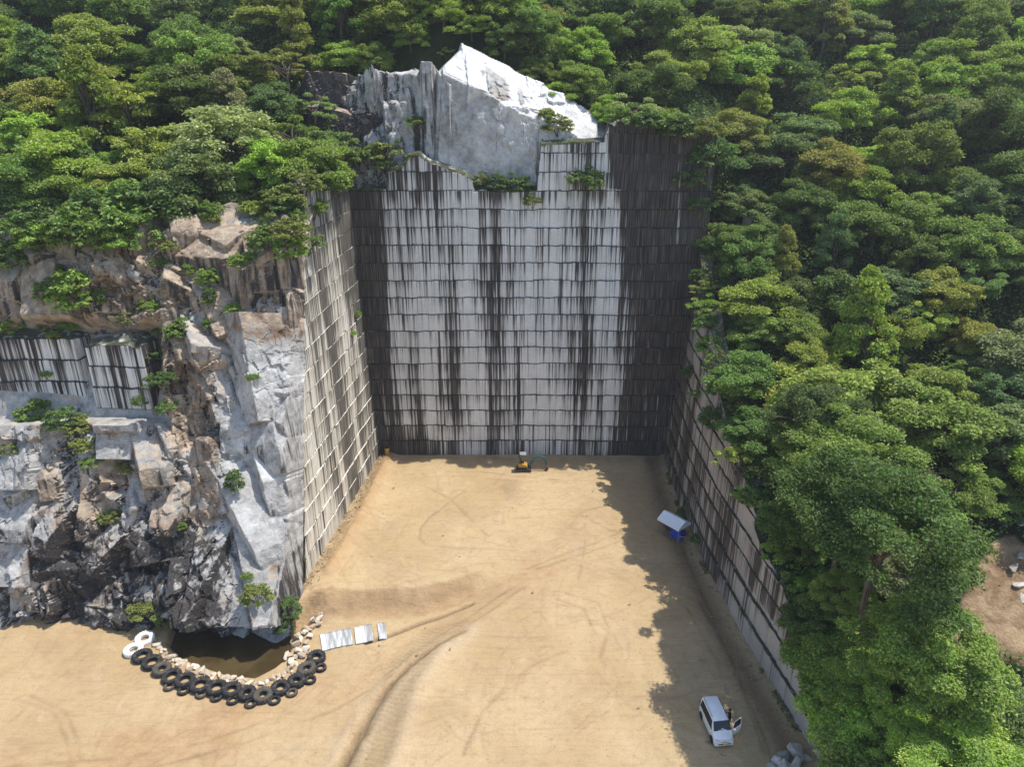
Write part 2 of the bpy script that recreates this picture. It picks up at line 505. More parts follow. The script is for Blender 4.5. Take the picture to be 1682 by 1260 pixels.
def path_eval(path, u):
    """smoothed point and unit direction at arc length u"""
    P = np.array(path, float)
    L = np.concatenate([[0], np.cumsum(np.hypot(*np.diff(P, axis=0).T))])
    x = np.interp(u, L, P[:, 0]); y = np.interp(u, L, P[:, 1])
    e = 1.5
    dx = np.interp(u + e, L, P[:, 0]) - np.interp(u - e, L, P[:, 0])
    dy = np.interp(u + e, L, P[:, 1]) - np.interp(u - e, L, P[:, 1])
    n = np.hypot(dx, dy) + 1e-9
    return x, y, dx / n, dy / n, L[-1]

def wall_base_x(path, y):
    P = np.array(path, float)[::-1]
    return np.interp(y, P[:, 1], P[:, 0])

# ------------------------------------------------------------------ hillside height
def hill_z(x, y):
    x = np.asarray(x, float); y = np.asarray(y, float)
    zl = 30.5 + (y - 69) * 0.50 - np.maximum(0, -x - 45) * 0.05
    zb = 37.0 + (y - 88) * 0.43
    zr = 5.0 + (y - 42) * 0.48 + (x - 22) * 0.05
    zr = np.where(zr < 1.2, 1.2 + (zr - 1.2) * 0.12, zr)
    wl = 1 - sstep(-27, -15, x); far_ = sstep(83, 97, y)
    lo_, hi_ = 15.0 + 4.0 * far_, 19.0 + (11.0 + np.maximum(0, y - 90) * 0.5) * far_
    wr = np.clip((x - lo_) / (hi_ - lo_), 0, 1); wr = wr * wr * (3 - 2 * wr)
    z = zl * wl + (1 - wl) * (zb * (1 - wr) + zr * wr)
    z = z + 12.0 * np.exp(-((x + 7) / 12.0) ** 2 - ((y - 101) / 9.0) ** 2) * sstep(89, 95, y)
    z = z + 2.0 * fbm(x * 0.045, y * 0.045, seed=5, octs=3) + 0.5 * fbm(x * 0.25, y * 0.25, seed=9, octs=3)
    return z

def on_hill(px, py):
    r = ray(px, py)
    t0, t = 20.0, 20.0
    while t < 260:
        p = (r.x * t, r.y * t, CAM_H + r.z * t)
        if p[2] < float(hill_z(np.array(p[0]), np.array(p[1]))): break
        t += 0.5
    return Vector(p)

# ------------------------------------------------------------------ quarry floor
def P0(pts, z=0.0): return [tuple(on_z(a, b, z))[:2] for a, b in pts]
SCARP = P0([(440, 1010), (505, 985), (545, 972), (600, 970), (680, 966), (740, 953), (800, 935), (840, 922)])
RIDGE = P0([(615, 1300), (650, 1255), (668, 1200), (692, 1120), (735, 1065), (800, 1020), (880, 962), (910, 945)])
DITCH = P0([(530, 1290), (565, 1245), (600, 1180), (632, 1130), (668, 1095), (715, 1068), (760, 1050)], -0.6)
GUTTER = P0([(600, 1050), (640, 1038), (690, 1018), (740, 1003), (775, 995)], -0.8)
POND = P0([(268, 1062), (280, 1030), (330, 1005), (420, 1005), (478, 1015), (492, 1050), (478, 1082), (455, 1103), (420, 1121), (372, 1117), (320, 1100), (288, 1084)], -1.6)
ROAD = P0([(-40, 1300), (150, 1235), (330, 1195), (520, 1140), (640, 1080), (760, 1010), (840, 965), (900, 945)], -0.6)
BERM = [(-15.6, 83.0), (-16.2, 77.0), (-16.9, 68.0), (-17.9, 59.5)]
TRACKS = [P0(q) for q in (
    [(1030, 885), (990, 900), (930, 920), (880, 935)], [(1020, 874), (975, 893), (915, 915), (865, 935)],
    [(690, 870), (688, 885), (700, 895), (740, 900), (800, 902), (850, 905)], [(690, 870), (705, 850), (770, 800)],
    [(1000, 830), (960, 840), (940, 850)], [(1060, 890), (1000, 870), (950, 845)],
    [(800, 1160), (840, 1120), (880, 1090), (930, 1070)], [(760, 1240), (790, 1170), (850, 1120)],
    [(900, 780), (870, 785), (790, 775)], [(920, 788), (860, 792), (800, 786)],
    [(930, 975), (980, 990), (1000, 1030), (985, 1080)], [(915, 985), (960, 1000), (975, 1040)],
    [(960, 860), (960, 900), (950, 950)], [(700, 800), (740, 820), (800, 880)],
    [(0, 1240), (200, 1225), (330, 1200), (480, 1150)], [(60, 1260), (250, 1240), (400, 1200), (540, 1150), (640, 1095)],
    [(20, 1130), (80, 1150), (105, 1200), (110, 1240)], [(45, 1125), (100, 1150), (120, 1200), (125, 1230)],
    [(620, 1100), (680, 1060), (760, 1015), (850, 960)], [(640, 1110), (700, 1070), (780, 1020), (870, 960)],
    [(1130, 1000), (1180, 1090), (1230, 1240)], [(1150, 990), (1205, 1090), (1255, 1240)],
    [(1100, 840), (1130, 920), (1200, 1080), (1270, 1250)])]

def near_lines():
    return None

def floor_z(x, y, attr=False):
    x = np.asarray(x, float); y = np.asarray(y, float)
    z = 0.10 * fbm(x * 0.12, y * 0.12, seed=21, octs=4) + 0.025 * fbm(x * 1.1, y * 1.1, seed=25, octs=3)
    ds, ss, ts = seg_dist(x, y, SCARP)
    dr, sr, tr = seg_dist(x, y, RIDGE)
    below = np.where(ss < 0, 1.0, -1.0) * ds          # metres on the low side of the upper terrace edge
    leftr = np.where(sr > 0, 1.0, -1.0) * dr          # metres left of the field edge
    fade = 1 - sstep(-7.5, 2.5, x)
    farleft = 1 - sstep(-21.5, -19.5, x)
    low = np.maximum(sstep(-0.1, 2.0, below), farleft) * sstep(-0.2, 4.6, leftr) * np.maximum(fade, 0)
    z = z - 1.25 * low
    # windrow left by the grader at the terrace edge
    z = z + 0.22 * np.exp(-((below + 0.6) / 0.7) ** 2) * (1 - farleft) * fade
    z = z + 0.28 * np.exp(-((leftr - 0.1) / 0.8) ** 2) * fade
    dd, sd, td = seg_dist(x, y, DITCH)
    dd = np.abs(dd + 0.25 * fbm(x * 0.9, y * 0.9, seed=45, octs=3))
    z = z - 0.50 * np.exp(-(dd / 0.38) ** 2) * (1 - 0.8 * td) + 0.14 * np.exp(-((dd - 1.0) / 0.4) ** 2) * (1 - td)
    dg, sg, tg = seg_dist(x, y, GUTTER)
    z = z - 0.22 * np.exp(-(dg / 0.22) ** 2)
    db, sb, tb = seg_dist(x, y, BERM)
    z = z + 0.55 * np.exp(-(db / 0.75) ** 2) * (1 + 0.3 * fbm(x * 0.6, y * 0.6, seed=31))
    # toe of rubble along the left wall and damp trench along the right wall
    dl = x - wall_base_x(LEFT_PATH, y)
    z = z + 0.25 * np.exp(-(dl / 0.8) ** 2) * (y > 52) * (0.6 + 0.6 * fbm(x * 1.5, y * 1.5, seed=33))
    rw = wall_base_x(RIGHT_PATH, y) - x
    z = z - 0.18 * np.exp(-((rw - 1.6) / 1.0) ** 2) + 0.25 * np.exp(-(rw / 0.6) ** 2)
    # corner mound of loose soil by the cut wall's near end
    mx, my = on_z(530, 985)[:2]
    z = z + 0.7 * np.exp(-((x - mx) / 1.6) ** 2 - ((y - my) / 1.6) ** 2) * (1 + 0.6 * fbm(x * 0.9, y * 0.9, seed=37))
    pin = inside_poly(x, y, POND)
    dp, _, _ = seg_dist(x, y, POND + POND[:1])
    z = np.where(pin, z - 1.5 * sstep(0, 1.1, dp), z)
    trk = np.zeros_like(x)
    for i, pl in enumerate(TRACKS):
        bx0, bx1 = min(p[0] for p in pl) - 2, max(p[0] for p in pl) + 2
        by0, by1 = min(p[1] for p in pl) - 2, max(p[1] for p in pl) + 2
        m = (x > bx0) & (x < bx1) & (y > by0) & (y < by1)
        if not m.any(): continue
        xs, ys = x[m], y[m]
        w = 0.5 * fbm(xs * 0.5, ys * 0.5, seed=41 + i)
        d, _, _ = seg_dist(xs + w * 0.3, ys, pl)
        g = np.exp(-(d / 0.17) ** 2) * (0.55 + 0.45 * vnoise(xs * 0.8, ys * 0.8, seed=77))
        trk[m] = np.maximum(trk[m], g)
    z = z - 0.06 * trk
    if not attr: return z
    # loops of tyre marks over the whole floor, small and soft
    rng = np.random.RandomState(4)
    for i in range(210):
        cx, cy = rng.uniform(-15, 18), rng.uniform(37, 82)
        if i % 4 == 0: cx, cy = rng.uniform(-48, -12), rng.uniform(36, 50)
        a0 = rng.uniform(0, 6.28); R = rng.uniform(3, 26); ln = rng.uniform(3, 13)
        pl = []
        for k in range(7):
            aa = a0 + (k / 6.0) * ln / R
            pl.append((cx + R * (math.cos(aa) - math.cos(a0)), cy + R * (math.sin(aa) - math.sin(a0))))
        for off in (0, 1.5):
            q = [(p[0] + off * math.cos(a0), p[1] + off * math.sin(a0)) for p in pl]
            bx0, bx1 = min(p[0] for p in q) - 1, max(p[0] for p in q) + 1
            by0, by1 = min(p[1] for p in q) - 1, max(p[1] for p in q) + 1
            m = (x > bx0) & (x < bx1) & (y > by0) & (y < by1)
            if m.any():
                d, _, _ = seg_dist(x[m], y[m], q)
                g = np.exp(-(d / 0.13) ** 2) * (0.5 + 0.5 * vnoise(x[m] * 1.1, y[m] * 1.1, seed=79)) * rng.uniform(0.2, 0.65)
                trk[m] = np.maximum(trk[m], g)
    n0 = fbm(x * 1.2, y * 1.2, seed=57, octs=3)
    scarpface = sstep(-0.15, 0.25, below + 0.12 * n0) * sstep(3.0, 2.0, below + 0.3 * n0) * fade * (1 - farleft) * sstep(3.2, 1.2, leftr * 0 + x + 5.5)
    # scratches of the excavator bucket on the bank of the field
    rut = np.maximum(0, np.sin((x * 0.62 + y * 0.95) * 13.0 + 2.0 * vnoise(x * 0.6, y * 0.6, seed=83))) ** 3
    bankm = np.clip(leftr / 1.2, 0, 1) * np.clip((4.6 - leftr) / 1.5, 0, 1) * (y < 53) * (dd > 0.6) * np.clip(fade * 2, 0, 1)
    droad, _, _ = seg_dist(x, y, ROAD)
    n1 = fbm(x * 0.3, y * 0.3, seed=51); n2 = fbm(x * 1.7, y * 1.7, seed=53)
    orange = np.clip(np.exp(-(droad / 2.4) ** 2) * (0.55 + 0.9 * n1) + 0.85 * np.exp(-(db / 0.9) ** 2) + 0.62 * farleft * (0.55 + n1) + 0.75 * scarpface, 0, 1)
    dark = 0.48 * trk + 0.95 * np.exp(-(dd / 0.36) ** 2) * (1 - .5 * td) + 0.85 * np.exp(-(dg / 0.22) ** 2) + 0.22 * scarpface * (1 + 0.5 * n2) + 0.30 * bankm * rut + 0.04 * bankm
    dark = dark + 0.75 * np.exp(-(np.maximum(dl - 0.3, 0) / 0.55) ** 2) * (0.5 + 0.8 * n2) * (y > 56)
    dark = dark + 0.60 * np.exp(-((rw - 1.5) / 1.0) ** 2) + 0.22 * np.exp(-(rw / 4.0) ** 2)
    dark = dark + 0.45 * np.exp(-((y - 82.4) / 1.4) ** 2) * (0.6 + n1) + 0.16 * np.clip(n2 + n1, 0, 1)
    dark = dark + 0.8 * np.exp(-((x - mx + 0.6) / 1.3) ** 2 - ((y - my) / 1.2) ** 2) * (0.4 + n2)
    dark = dark + np.where(pin, 0.8 * sstep(0.2, 1.0, dp), 0)
    cx, cy = on_z(820, 800)[:2]
    dark = dark + 0.35 * np.exp(-((x - cx) / 3.0) ** 2 - ((y - cy) / 2.0) ** 2) * np.clip(0.3 + 2 * n1, 0, 1)
    pale = 0.6 * np.exp(-(leftr / 0.8) ** 2) * fade + 0.5 * np.exp(-((dd - 1.1) / 0.45) ** 2) + np.clip(n1 * 0.5, 0, 0.4)
    return z, np.stack([orange, np.clip(dark, 0, 1), np.clip(pale, 0, 1), np.zeros_like(x)], -1)

def axis(a, b, step, lo, hi, coarse):
    core = np.arange(a, b + 1e-6, step)
    return np.concatenate([np.arange(lo, a - coarse * 0.5, coarse), core, np.arange(b + coarse, hi + 1, coarse)])

gx = axis(-54, 26, 0.125, -150, 150, 12.0)
gy = axis(35, 84, 0.125, -60, 205, 12.0)
X, Y = np.meshgrid(gx, gy)
Z, soil = floor_z(X, Y, True)
cut = (X < -21) & (Y > 58) | (Y > 87) | (X > 24.5) & (Y > 20)
Z = np.where(cut, Z - 3.0, Z)
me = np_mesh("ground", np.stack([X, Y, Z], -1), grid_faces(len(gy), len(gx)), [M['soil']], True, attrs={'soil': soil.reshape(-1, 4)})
tag(link("ground", me), kind='structure')

def floor_at(x, y): return float(floor_z(np.array([x]), np.array([y]))[0])

WATER_Z = -1.95
wp = POND
bm = bmesh.new()
cxp = sum(p[0] for p in wp) / len(wp); cyp = sum(p[1] for p in wp) / len(wp)
vs = [bm.verts.new((cxp + (p[0] - cxp) * 1.12, cyp + (p[1] - cyp) * 1.12 + (1.2 if p[1] > cyp else 0), WATER_Z)) for p in wp]
f = bm.faces.new(vs)
bmesh.ops.triangulate(bm, faces=[f])
bmesh.ops.subdivide_edges(bm, edges=bm.edges, cuts=3, use_grid_fill=True)
me = bpy.data.meshes.new("water"); bm.to_mesh(me); bm.free(); me.materials.append(M['water'])
tag(link("water", me), kind='structure')

# ------------------------------------------------------------------ sawn quarry walls
def make_wall(name, mat, path, side, nt, batter, ztop, stain, seed, umax=None, du=0.14, ledge_rough=0.10):
    tot = path_eval(path, np.array([0.0]))[4]
    u = np.arange(0, tot, du)
    nu = len(u)
    rng = np.random.RandomState(seed)
    rows = []     # (tier, frac, ledge, inset)
    for k in range(nt):
        for fr in (0.0, 0.03, 0.12, 0.26, 0.4, 0.54, 0.68, 0.82, 0.93, 0.985):
            rows.append((k, fr, 0.0, 0.0))
        rows.append((k, 1.0, 0.0, 0.02)); rows.append((k, 1.0, 1.0, 0.05)); rows.append((k, 1.0, 1.0, -1))
    nr = len(rows)
    V = np.zeros((nr, nu, 3)); wu = np.zeros((nr, nu)); wv = np.zeros((nr, nu)); lg = np.zeros((nr, nu)); jt = np.zeros((nr, nu)); st = np.zeros((nr, nu))
    edge = []     # height of the lip of every tier
    for k in range(nt + 1):
        step = np.zeros(nu); x0 = 0
        while x0 < tot:
            w = rng.uniform(2.0, 7.0)
            step[(u >= x0) & (u < x0 + w)] = rng.uniform(-1, 1); x0 += w
        edge.append(k * TH + (0.10 * fbm(u * 0.35, np.full(nu, k * 7.3), seed=seed, octs=4) + ledge_rough * step * 0.7 + 0.05 * vnoise(u * 2.1, np.full(nu, k * 3.1), seed=seed + 3)) * (1.0 if k else 0.0))
    cum = [0.0]
    for k in range(nt): cum.append(cum[-1] + batter(k))
    joints = []
    for k in range(nt):
        blk = np.zeros(nu); jd = np.full(nu, 9.0); x0 = rng.uniform(-3, 0)
        while x0 < tot:
            w = rng.uniform(1.3, 4.2)
            m = (u >= x0) & (u < x0 + w)
            blk[m] = rng.uniform(-1, 1) * 0.055
            jd = np.minimum(jd, np.abs(u - x0)); x0 += w
        joints.append((blk, jd))
    zt = ztop(u)
    for r, (k, fr, le, ins) in enumerate(rows):
        z0, z1 = edge[k], edge[k + 1]
        zz = z0 + (z1 - z0) * fr
        uu = u.copy()
        if umax is not None: uu = np.minimum(u, umax(zz))
        blk, jd = joints[k]
        off = cum[k] - blk - 0.05 * fbm(uu * 0.8, zz * 0.5, seed=seed + 11, octs=3) * (0.4 + le)
        if ins == -1: off = off + (cum[k + 1] - cum[k]) - 0.03
        else: off = off + ins
        chip = np.clip(fbm(uu * 1.3, np.full(nu, k * 5.0), seed=seed + 19, octs=3), 0, 1)
        if fr > 0.9 and ins >= 0: off = off + chip * 0.16 * (fr - 0.9) * 10; zz = zz - chip * 0.10 * (fr > 0.97)
        over = zz > zt - 0.01
        zz = np.minimum(zz, zt)
        x, y, dx, dy, _ = path_eval(path, uu)
        nx, ny = -dy * side, dx * side          # points away from the pit
        V[r] = np.stack([x + nx * off, y + ny * off, zz], -1)
        wu[r] = uu; wv[r] = k + min(fr, 0.999); lg[r] = np.where(over, 1.0, le)
        jt[r] = np.clip(1 - jd / 0.09, 0, 1) * (_hash(np.floor(uu / 2.5), np.full(nu, k), np.zeros(nu), seed) > 0.35) * (1 - le)
        st[r] = stain(V[r, :, 0], V[r, :, 1], zz, uu)
    # cap running back into the hill
    x, y, dx, dy, _ = path_eval(path, u if umax is None else np.minimum(u, umax(zt)))
    off = np.interp(zt / TH, np.arange(nt + 1), cum) + 1.2
    cap = np.stack([x - dy * side * off, y + dx * side * off, zt + 0.4], -1)
    V = np.concatenate([V, cap[None]]); pad = lambda a, v: np.concatenate([a, np.full((1, nu), v)])
    wu, wv, lg, jt, st = pad(wu, 0), pad(wv, nt - .5), pad(lg, 1.0), pad(jt, 0), pad(st, 0.5)
    fc = grid_faces(nr + 1, nu)
    if side > 0: fc = fc[:, ::-1]
    me = np_mesh(name, V, fc, [mat], False,
                 attrs={'wu': wu.ravel(), 'wv': wv.ravel(), 'ledge': lg.ravel(), 'joint': jt.ravel(), 'stain': st.ravel(),
                                                                      'calm': ((V[..., 2] > 33.0) & (V[..., 0] > 10.4) & (V[..., 1] > 80)).astype(float).ravel()})
    return link(name, me), V

def prof(pts):
    a = np.array(sorted(pts), float)
    return lambda q: np.interp(q, a[:, 0], a[:, 1])

_pxs = [(560, 1.15), (590, 1.1), (622, 1.0), (650, .55), (656, .46), (665, .62), (690, .5), (705, .56), (712, .48), (722, .64), (733, .62), (741, .40), (760, .24), (783, .36),
        (788, .66), (800, .54), (815, .60), (828, .44), (840, .46), (862, .54), (870, .36), (900, .34), (920, .48), (926, .36), (950, .44), (957, .52), (965, .42), (985, .46),
        (990, .68), (1003, .66), (1006, .34), (1012, .38), (1027, .95), (1060, 1.02), (1100, 1.1), (1250, 1.15)]
_bst = prof([((p - 841) / 13.84, d) for p, d in _pxs])
def back_stain(x, y, z, u):
    w = x + 0.12 * fbm(z * 0.35, x * 0.2, seed=61) + 0.45 * (_hash(np.floor(z / TH), np.floor(x / 6), np.zeros_like(x), 65) - .5)
    d = _bst(w - (z - 20) * 0.018 * np.clip((w + 8) / 8.0, -1, 1)); d = d - .07 * (d < .9)
    d = d + 0.45 * sstep(5.0, 1.0, z) * sstep(-8.5, -11.5, x) + 0.22 * sstep(3.0, 0.2, z)
    d = d + 0.30 * sstep(27.5, 31, z) * sstep(-8, -13, x) * 0 + 0.25 * sstep(30.5, 32.5, z) * (_hash(np.floor(x / 1.3), np.floor(z / TH), np.zeros_like(x), 3) > 0.5)
    d = np.where((z > 33.2) & (x > 10.7), 1.0 - 0.1 * (x < 12) + 0.06, d)
    return d
_bt = prof([(-26, 33.0), (-16, 33.1), (-14.2, 33.2), (-13.9, 35.2), (-12.5, 35.4), (-11.4, 36.6), (-10.4, 36.7), (-9.4, 36.0), (-8.4, 35.7), (-4.6, 34.3), (-4.2, 33.0), (2.8, 32.9), (3.2, 37.9), (10.2, 38.3), (10.6, 40.3), (15, 40.6), (22, 39.6), (30, 38.5)])
back_wall, _ = make_wall("quarry_wall", M['back'], BACK_PATH, 1, 20, lambda k: 0.13, lambda u: _bt(u - 21.0) + 0.12 * vnoise(u * 0.9, u * 0, seed=8) + (u > 31.5) * (0.55 * vnoise(u * 0.35, u * 0, seed=9) + .25 * vnoise(u * 1.4, u * 0, seed=10)), back_stain, 101)
tag(back_wall, "tall stepped granite wall with dark vertical water stains closing the far end of the quarry floor", "quarry wall", "sawn quarry walls")

def left_stain(x, y, z, u):
    d = 0.50 + 0.40 * fbm(u * 0.45, z * 0.04, seed=71) + 0.45 * sstep(76.5, 80.5, y) * sstep(14, 30, z)
    d = d + 0.18 * np.exp(-((u - 14) / 3.5) ** 2) - 0.18 * sstep(17, 24, u) + 0.15 * sstep(14, 2, u) * (z < 16)
    d = np.where(y > 82.4, 1.0, d)
    return d
_ux = lambda y: 87.5 - y
left_wall, LV = make_wall("quarry_wall", M['left'], LEFT_PATH, -1, 17, lambda k: 0.155 - 0.006 * k, lambda u: prof([(0, 33.2), (5, 33.4), (12, 35.1), (20, 35.2)])(u) + 0.25 * vnoise(u * 0.7, u * 0, seed=18), left_stain, 202,
                          umax=lambda z: 1.004 * (87.5 - (57.6 + 0.40 * np.clip(z, 0, 40))) , ledge_rough=0.07)
tag(left_wall, "sunlit stepped granite wall with pale ledges along the left side of the floor", "quarry wall", "sawn quarry walls")

def right_stain(x, y, z, u):
    d = 0.60 + 0.28 * fbm(u * 0.22, z * 0.10, seed=81) + 0.5 * sstep(76, 82, y) * sstep(4, 24, z) + 0.22 * sstep(74, 81, y)
    d = d - 0.28 * sstep(0, 2.0, z - (hill_z(np.full_like(y, 22.5), y) - 9.5)) * (z > 8)
    lo = (z < 2 * TH + 0.4) & (y < 54)
    d = np.where(lo, 0.05 + 0.25 * fbm(u * 0.3, z * 0.4, seed=83), d)
    return d
def right_top(u):
    x, y, _, _, _ = path_eval(RIGHT_PATH, u)
    z = 0.2 + 5.0 + (y - 42) * 0.48
    z = np.minimum(z, 25.0 + np.maximum(0, y - 82) * 1.0)
    return np.maximum(z, 3.2) + 0.5 * np.round(1.2 * vnoise(u * 0.22, u * 0, seed=28)) + 0.2 * vnoise(u * 0.8, u * 0, seed=29)
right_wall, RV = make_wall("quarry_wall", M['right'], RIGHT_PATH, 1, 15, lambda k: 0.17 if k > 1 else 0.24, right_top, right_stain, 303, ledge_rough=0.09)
tag(right_wall, "shaded stepped granite wall with mossy ledges below the trees on the right", "quarry wall", "sawn quarry walls")

# ------------------------------------------------------------------ rough rock faces: unions of convex blocks over a leaning plane
def unit(v): v = np.array(v, float); return v / np.linalg.norm(v)

class Face:
    def __init__(s, origin, slope_deg, x0, x1, s0, s1, step):
        a = math.radians(slope_deg)
        s.o = np.array(origin, float); s.sd = np.array([0, math.cos(a), math.sin(a)]); s.n = np.array([0, -math.sin(a), math.cos(a)])
        s.x = np.arange(x0, x1, step); s.s = np.arange(s0, s1, step)
        s.X, s.S = np.meshgrid(s.x, s.s)
        s.B = np.stack([s.X, s.o[1] + s.sd[1] * s.S, s.o[2] + s.sd[2] * s.S], -1)
        s.D = np.full(s.X.shape, -1.2); s.D2 = s.D - 5
        s.C = np.zeros((*s.X.shape, 2)); s.C[..., 0] = 0.4; s.C[..., 1] = 0.4
    def hit(s, px, py, d=0.0):
        r = np.array(ray(px, py)); o = np.array([0, 0, CAM_H]); q = np.array([0, s.o[1], s.o[2]]) + s.n * d
        t = s.n.dot(q - o) / s.n.dot(r)
        return o + r * t
    def add(s, planes, typ, c=None, rad=None):
        """planes: (point, normal); the block's height over the plane is the lowest of them"""
        if c is not None:
            m = (np.abs(s.x - c[0]) < rad); cs = (c - np.array([0, s.o[1], s.o[2]])).dot(s.sd); k = np.abs(s.s - cs) < rad
            if not m.any() or not k.any(): return
            sl_ = (slice(np.argmax(k), len(k) - np.argmax(k[::-1])), slice(np.argmax(m), len(m) - np.argmax(m[::-1])))
        else:
            sl_ = (slice(None), slice(None))
        B = s.B[sl_]
        h = np.full(B.shape[:2], 1e6)
        for p, nn in planes:
            nn = unit(nn); dn = max(nn.dot(s.n), 0.05)
            h = np.minimum(h, ((np.array(p) - B) @ nn) / dn)
        D, D2, C = s.D[sl_], s.D2[sl_], s.C[sl_]
        w = h > D
        s.D2[sl_] = np.where(w, D, np.maximum(D2, h))
        s.D[sl_] = np.where(w, h, D)
        C[w] = typ
    def block(s, c, w, h, d, typ, yaw=0, ft=5, tt=25, roll=0, bt=-55, tx=0.0, st=0.25):
        """box-like block: front facing yaw, top tilted tt degrees to the viewer"""
        R = Matrix.Rotation(math.radians(roll), 3, Vector(s.n)) @ Matrix.Rotation(math.radians(yaw), 3, 'Z')
        rot = lambda v: np.array(R @ Vector(v))
        c = np.array(c, float); f = math.radians(ft); t = math.radians(tt); b = math.radians(bt)
        ctr = c + s.n * d * 0.5
        P = [(c + s.n * d, rot((0, -math.cos(f), math.sin(f)))),
             (ctr + rot(s.sd * h * 0.5), rot((tx, -math.sin(t), math.cos(t)))),
             (ctr + rot((w * 0.5, 0, 0)), rot((1, -st, 0.05))),
             (ctr - rot((w * 0.5, 0, 0)), rot((-1, -st, 0.05))),
             (ctr - rot(s.sd * h * 0.5), rot((0, -math.cos(b) * 0.9, math.sin(b))))]
        s.add(P, typ, c, max(w, h) * 0.75 + abs(d) + 1.5)
    def finish(s, name, mat, edge=None, crack=0.30, rough=1.0, seed=0, field=None):
        gap = s.D - s.D2
        def facets(cell, amp, sd, tilt):
            a = math.radians(24)
            U = (s.X * math.cos(a) + s.S * math.sin(a)) / cell; W = (-s.X * math.sin(a) + s.S * math.cos(a)) / (cell * 1.5)
            U = U + .25 * fbm(s.X * .8, s.S * .8, seed=sd + 40); W = W + .25 * fbm(s.X * .8, s.S * .8, seed=sd + 41)
            iu, iw = np.floor(U), np.floor(W); b1 = np.full(U.shape, 9.0); b2 = b1.copy(); out = np.zeros(U.shape)
            for du in (-1, 0, 1):
                for dw in (-1, 0, 1):
                    cu, cw = iu + du, iw + dw; zr_ = np.zeros_like(cu)
                    ou, ow = cu + .15 + .7 * _hash(cu, cw, zr_, sd), cw + .15 + .7 * _hash(cu, cw, zr_, sd + 1)
                    dist = np.maximum(np.abs(U - ou), np.abs(W - ow))
                    h = (_hash(cu, cw, zr_, sd + 2) - .5) + tilt * ((_hash(cu, cw, zr_, sd + 3) - .5) * (U - ou) + (_hash(cu, cw, zr_, sd + 4) - .5) * (W - ow)) * 2
                    m = dist < b1
                    b2 = np.where(m, b1, np.minimum(b2, dist)); out = np.where(m, h, out); b1 = np.where(m, dist, b1)
            return out * amp, b2 - b1
        mk = np.clip(.55 + 1.3 * fbm(s.X * .14, s.S * .14, seed=seed + 9, octs=2), .08, 1.25) * rough
        f1, e1 = facets(2.1, .85, seed + 21, .9); f2, e2 = facets(.9, .34, seed + 31, .9)
        frac = mk * (f1 + f2) - .10 * mk * (np.exp(-(e1 / .07) ** 2) + .5 * np.exp(-(e2 / .08) ** 2))
        s.C[..., 1] += .22 * np.exp(-(gap / .22) ** 2) + np.clip(mk - .3, 0, 1) * (.30 * np.exp(-(e1 / .08) ** 2)) + .22 * fbm(s.X * .35, s.S * .22, seed=seed + 12, octs=3)
        if field is not None: s.C = .48 * s.C + .52 * field(s.B)
        s.C[..., 0] += .40 * fbm(s.X * .28, s.S * .28, seed=seed + 14, octs=3)
        D = s.D - crack * np.exp(-(gap / 0.20) ** 2)
        X, S_ = s.X, s.S
        D = D + frac + rough * (0.12 * fbm(X * 0.45, S_ * 0.45, seed=seed + 1, octs=3) + 0.05 * fbm(X * 1.6, S_ * 1.6, seed=seed + 2, octs=4) + 0.03 * np.abs(fbm(X * 3.1, S_ * 2.2, seed=seed + 3, octs=2)))
        jx = rough * 0.05 * fbm(X * 0.9, S_ * 0.9, seed=seed + 4); js = rough * 0.05 * fbm(X * 0.9 + 40, S_ * 0.9, seed=seed + 6)
        if edge is not None: D = edge(X, S_, D)
        V = s.B + s.n * D[..., None] + s.sd * js[..., None]; V[..., 0] += jx
        s.V = V
        col = np.concatenate([np.clip(s.C, 0, 1.2), np.clip(-s.C[..., :1] * 3.0, 0, 1), np.zeros((*X.shape, 1))], -1)
        # soften the colour change where blocks meet
        for _ in range(2):
            col[1:-1, 1:-1] = (col[1:-1, 1:-1] * 2 + col[:-2, 1:-1] + col[2:, 1:-1] + col[1:-1, :-2] + col[1:-1, 2:]) / 6
        col[..., 3] = 1
        me = np_mesh(name, V, grid_faces(*X.shape), [mat], False, attrs={'rk': col.reshape(-1, 4)})
        return link(name, me)

TAN, WHITE, DARK, GREY, PINK, BROWN = (0.75, 0.12), (0.02, 0.10), (0.25, 0.85), (0.08, 0.34), (0.62, 0.34), (0.9, 0.5)
rng = np.random.RandomState(77)
CL = Face((0, 55.4, 0), 66.0, -62, -19.5, -6, 37.5, 0.11)
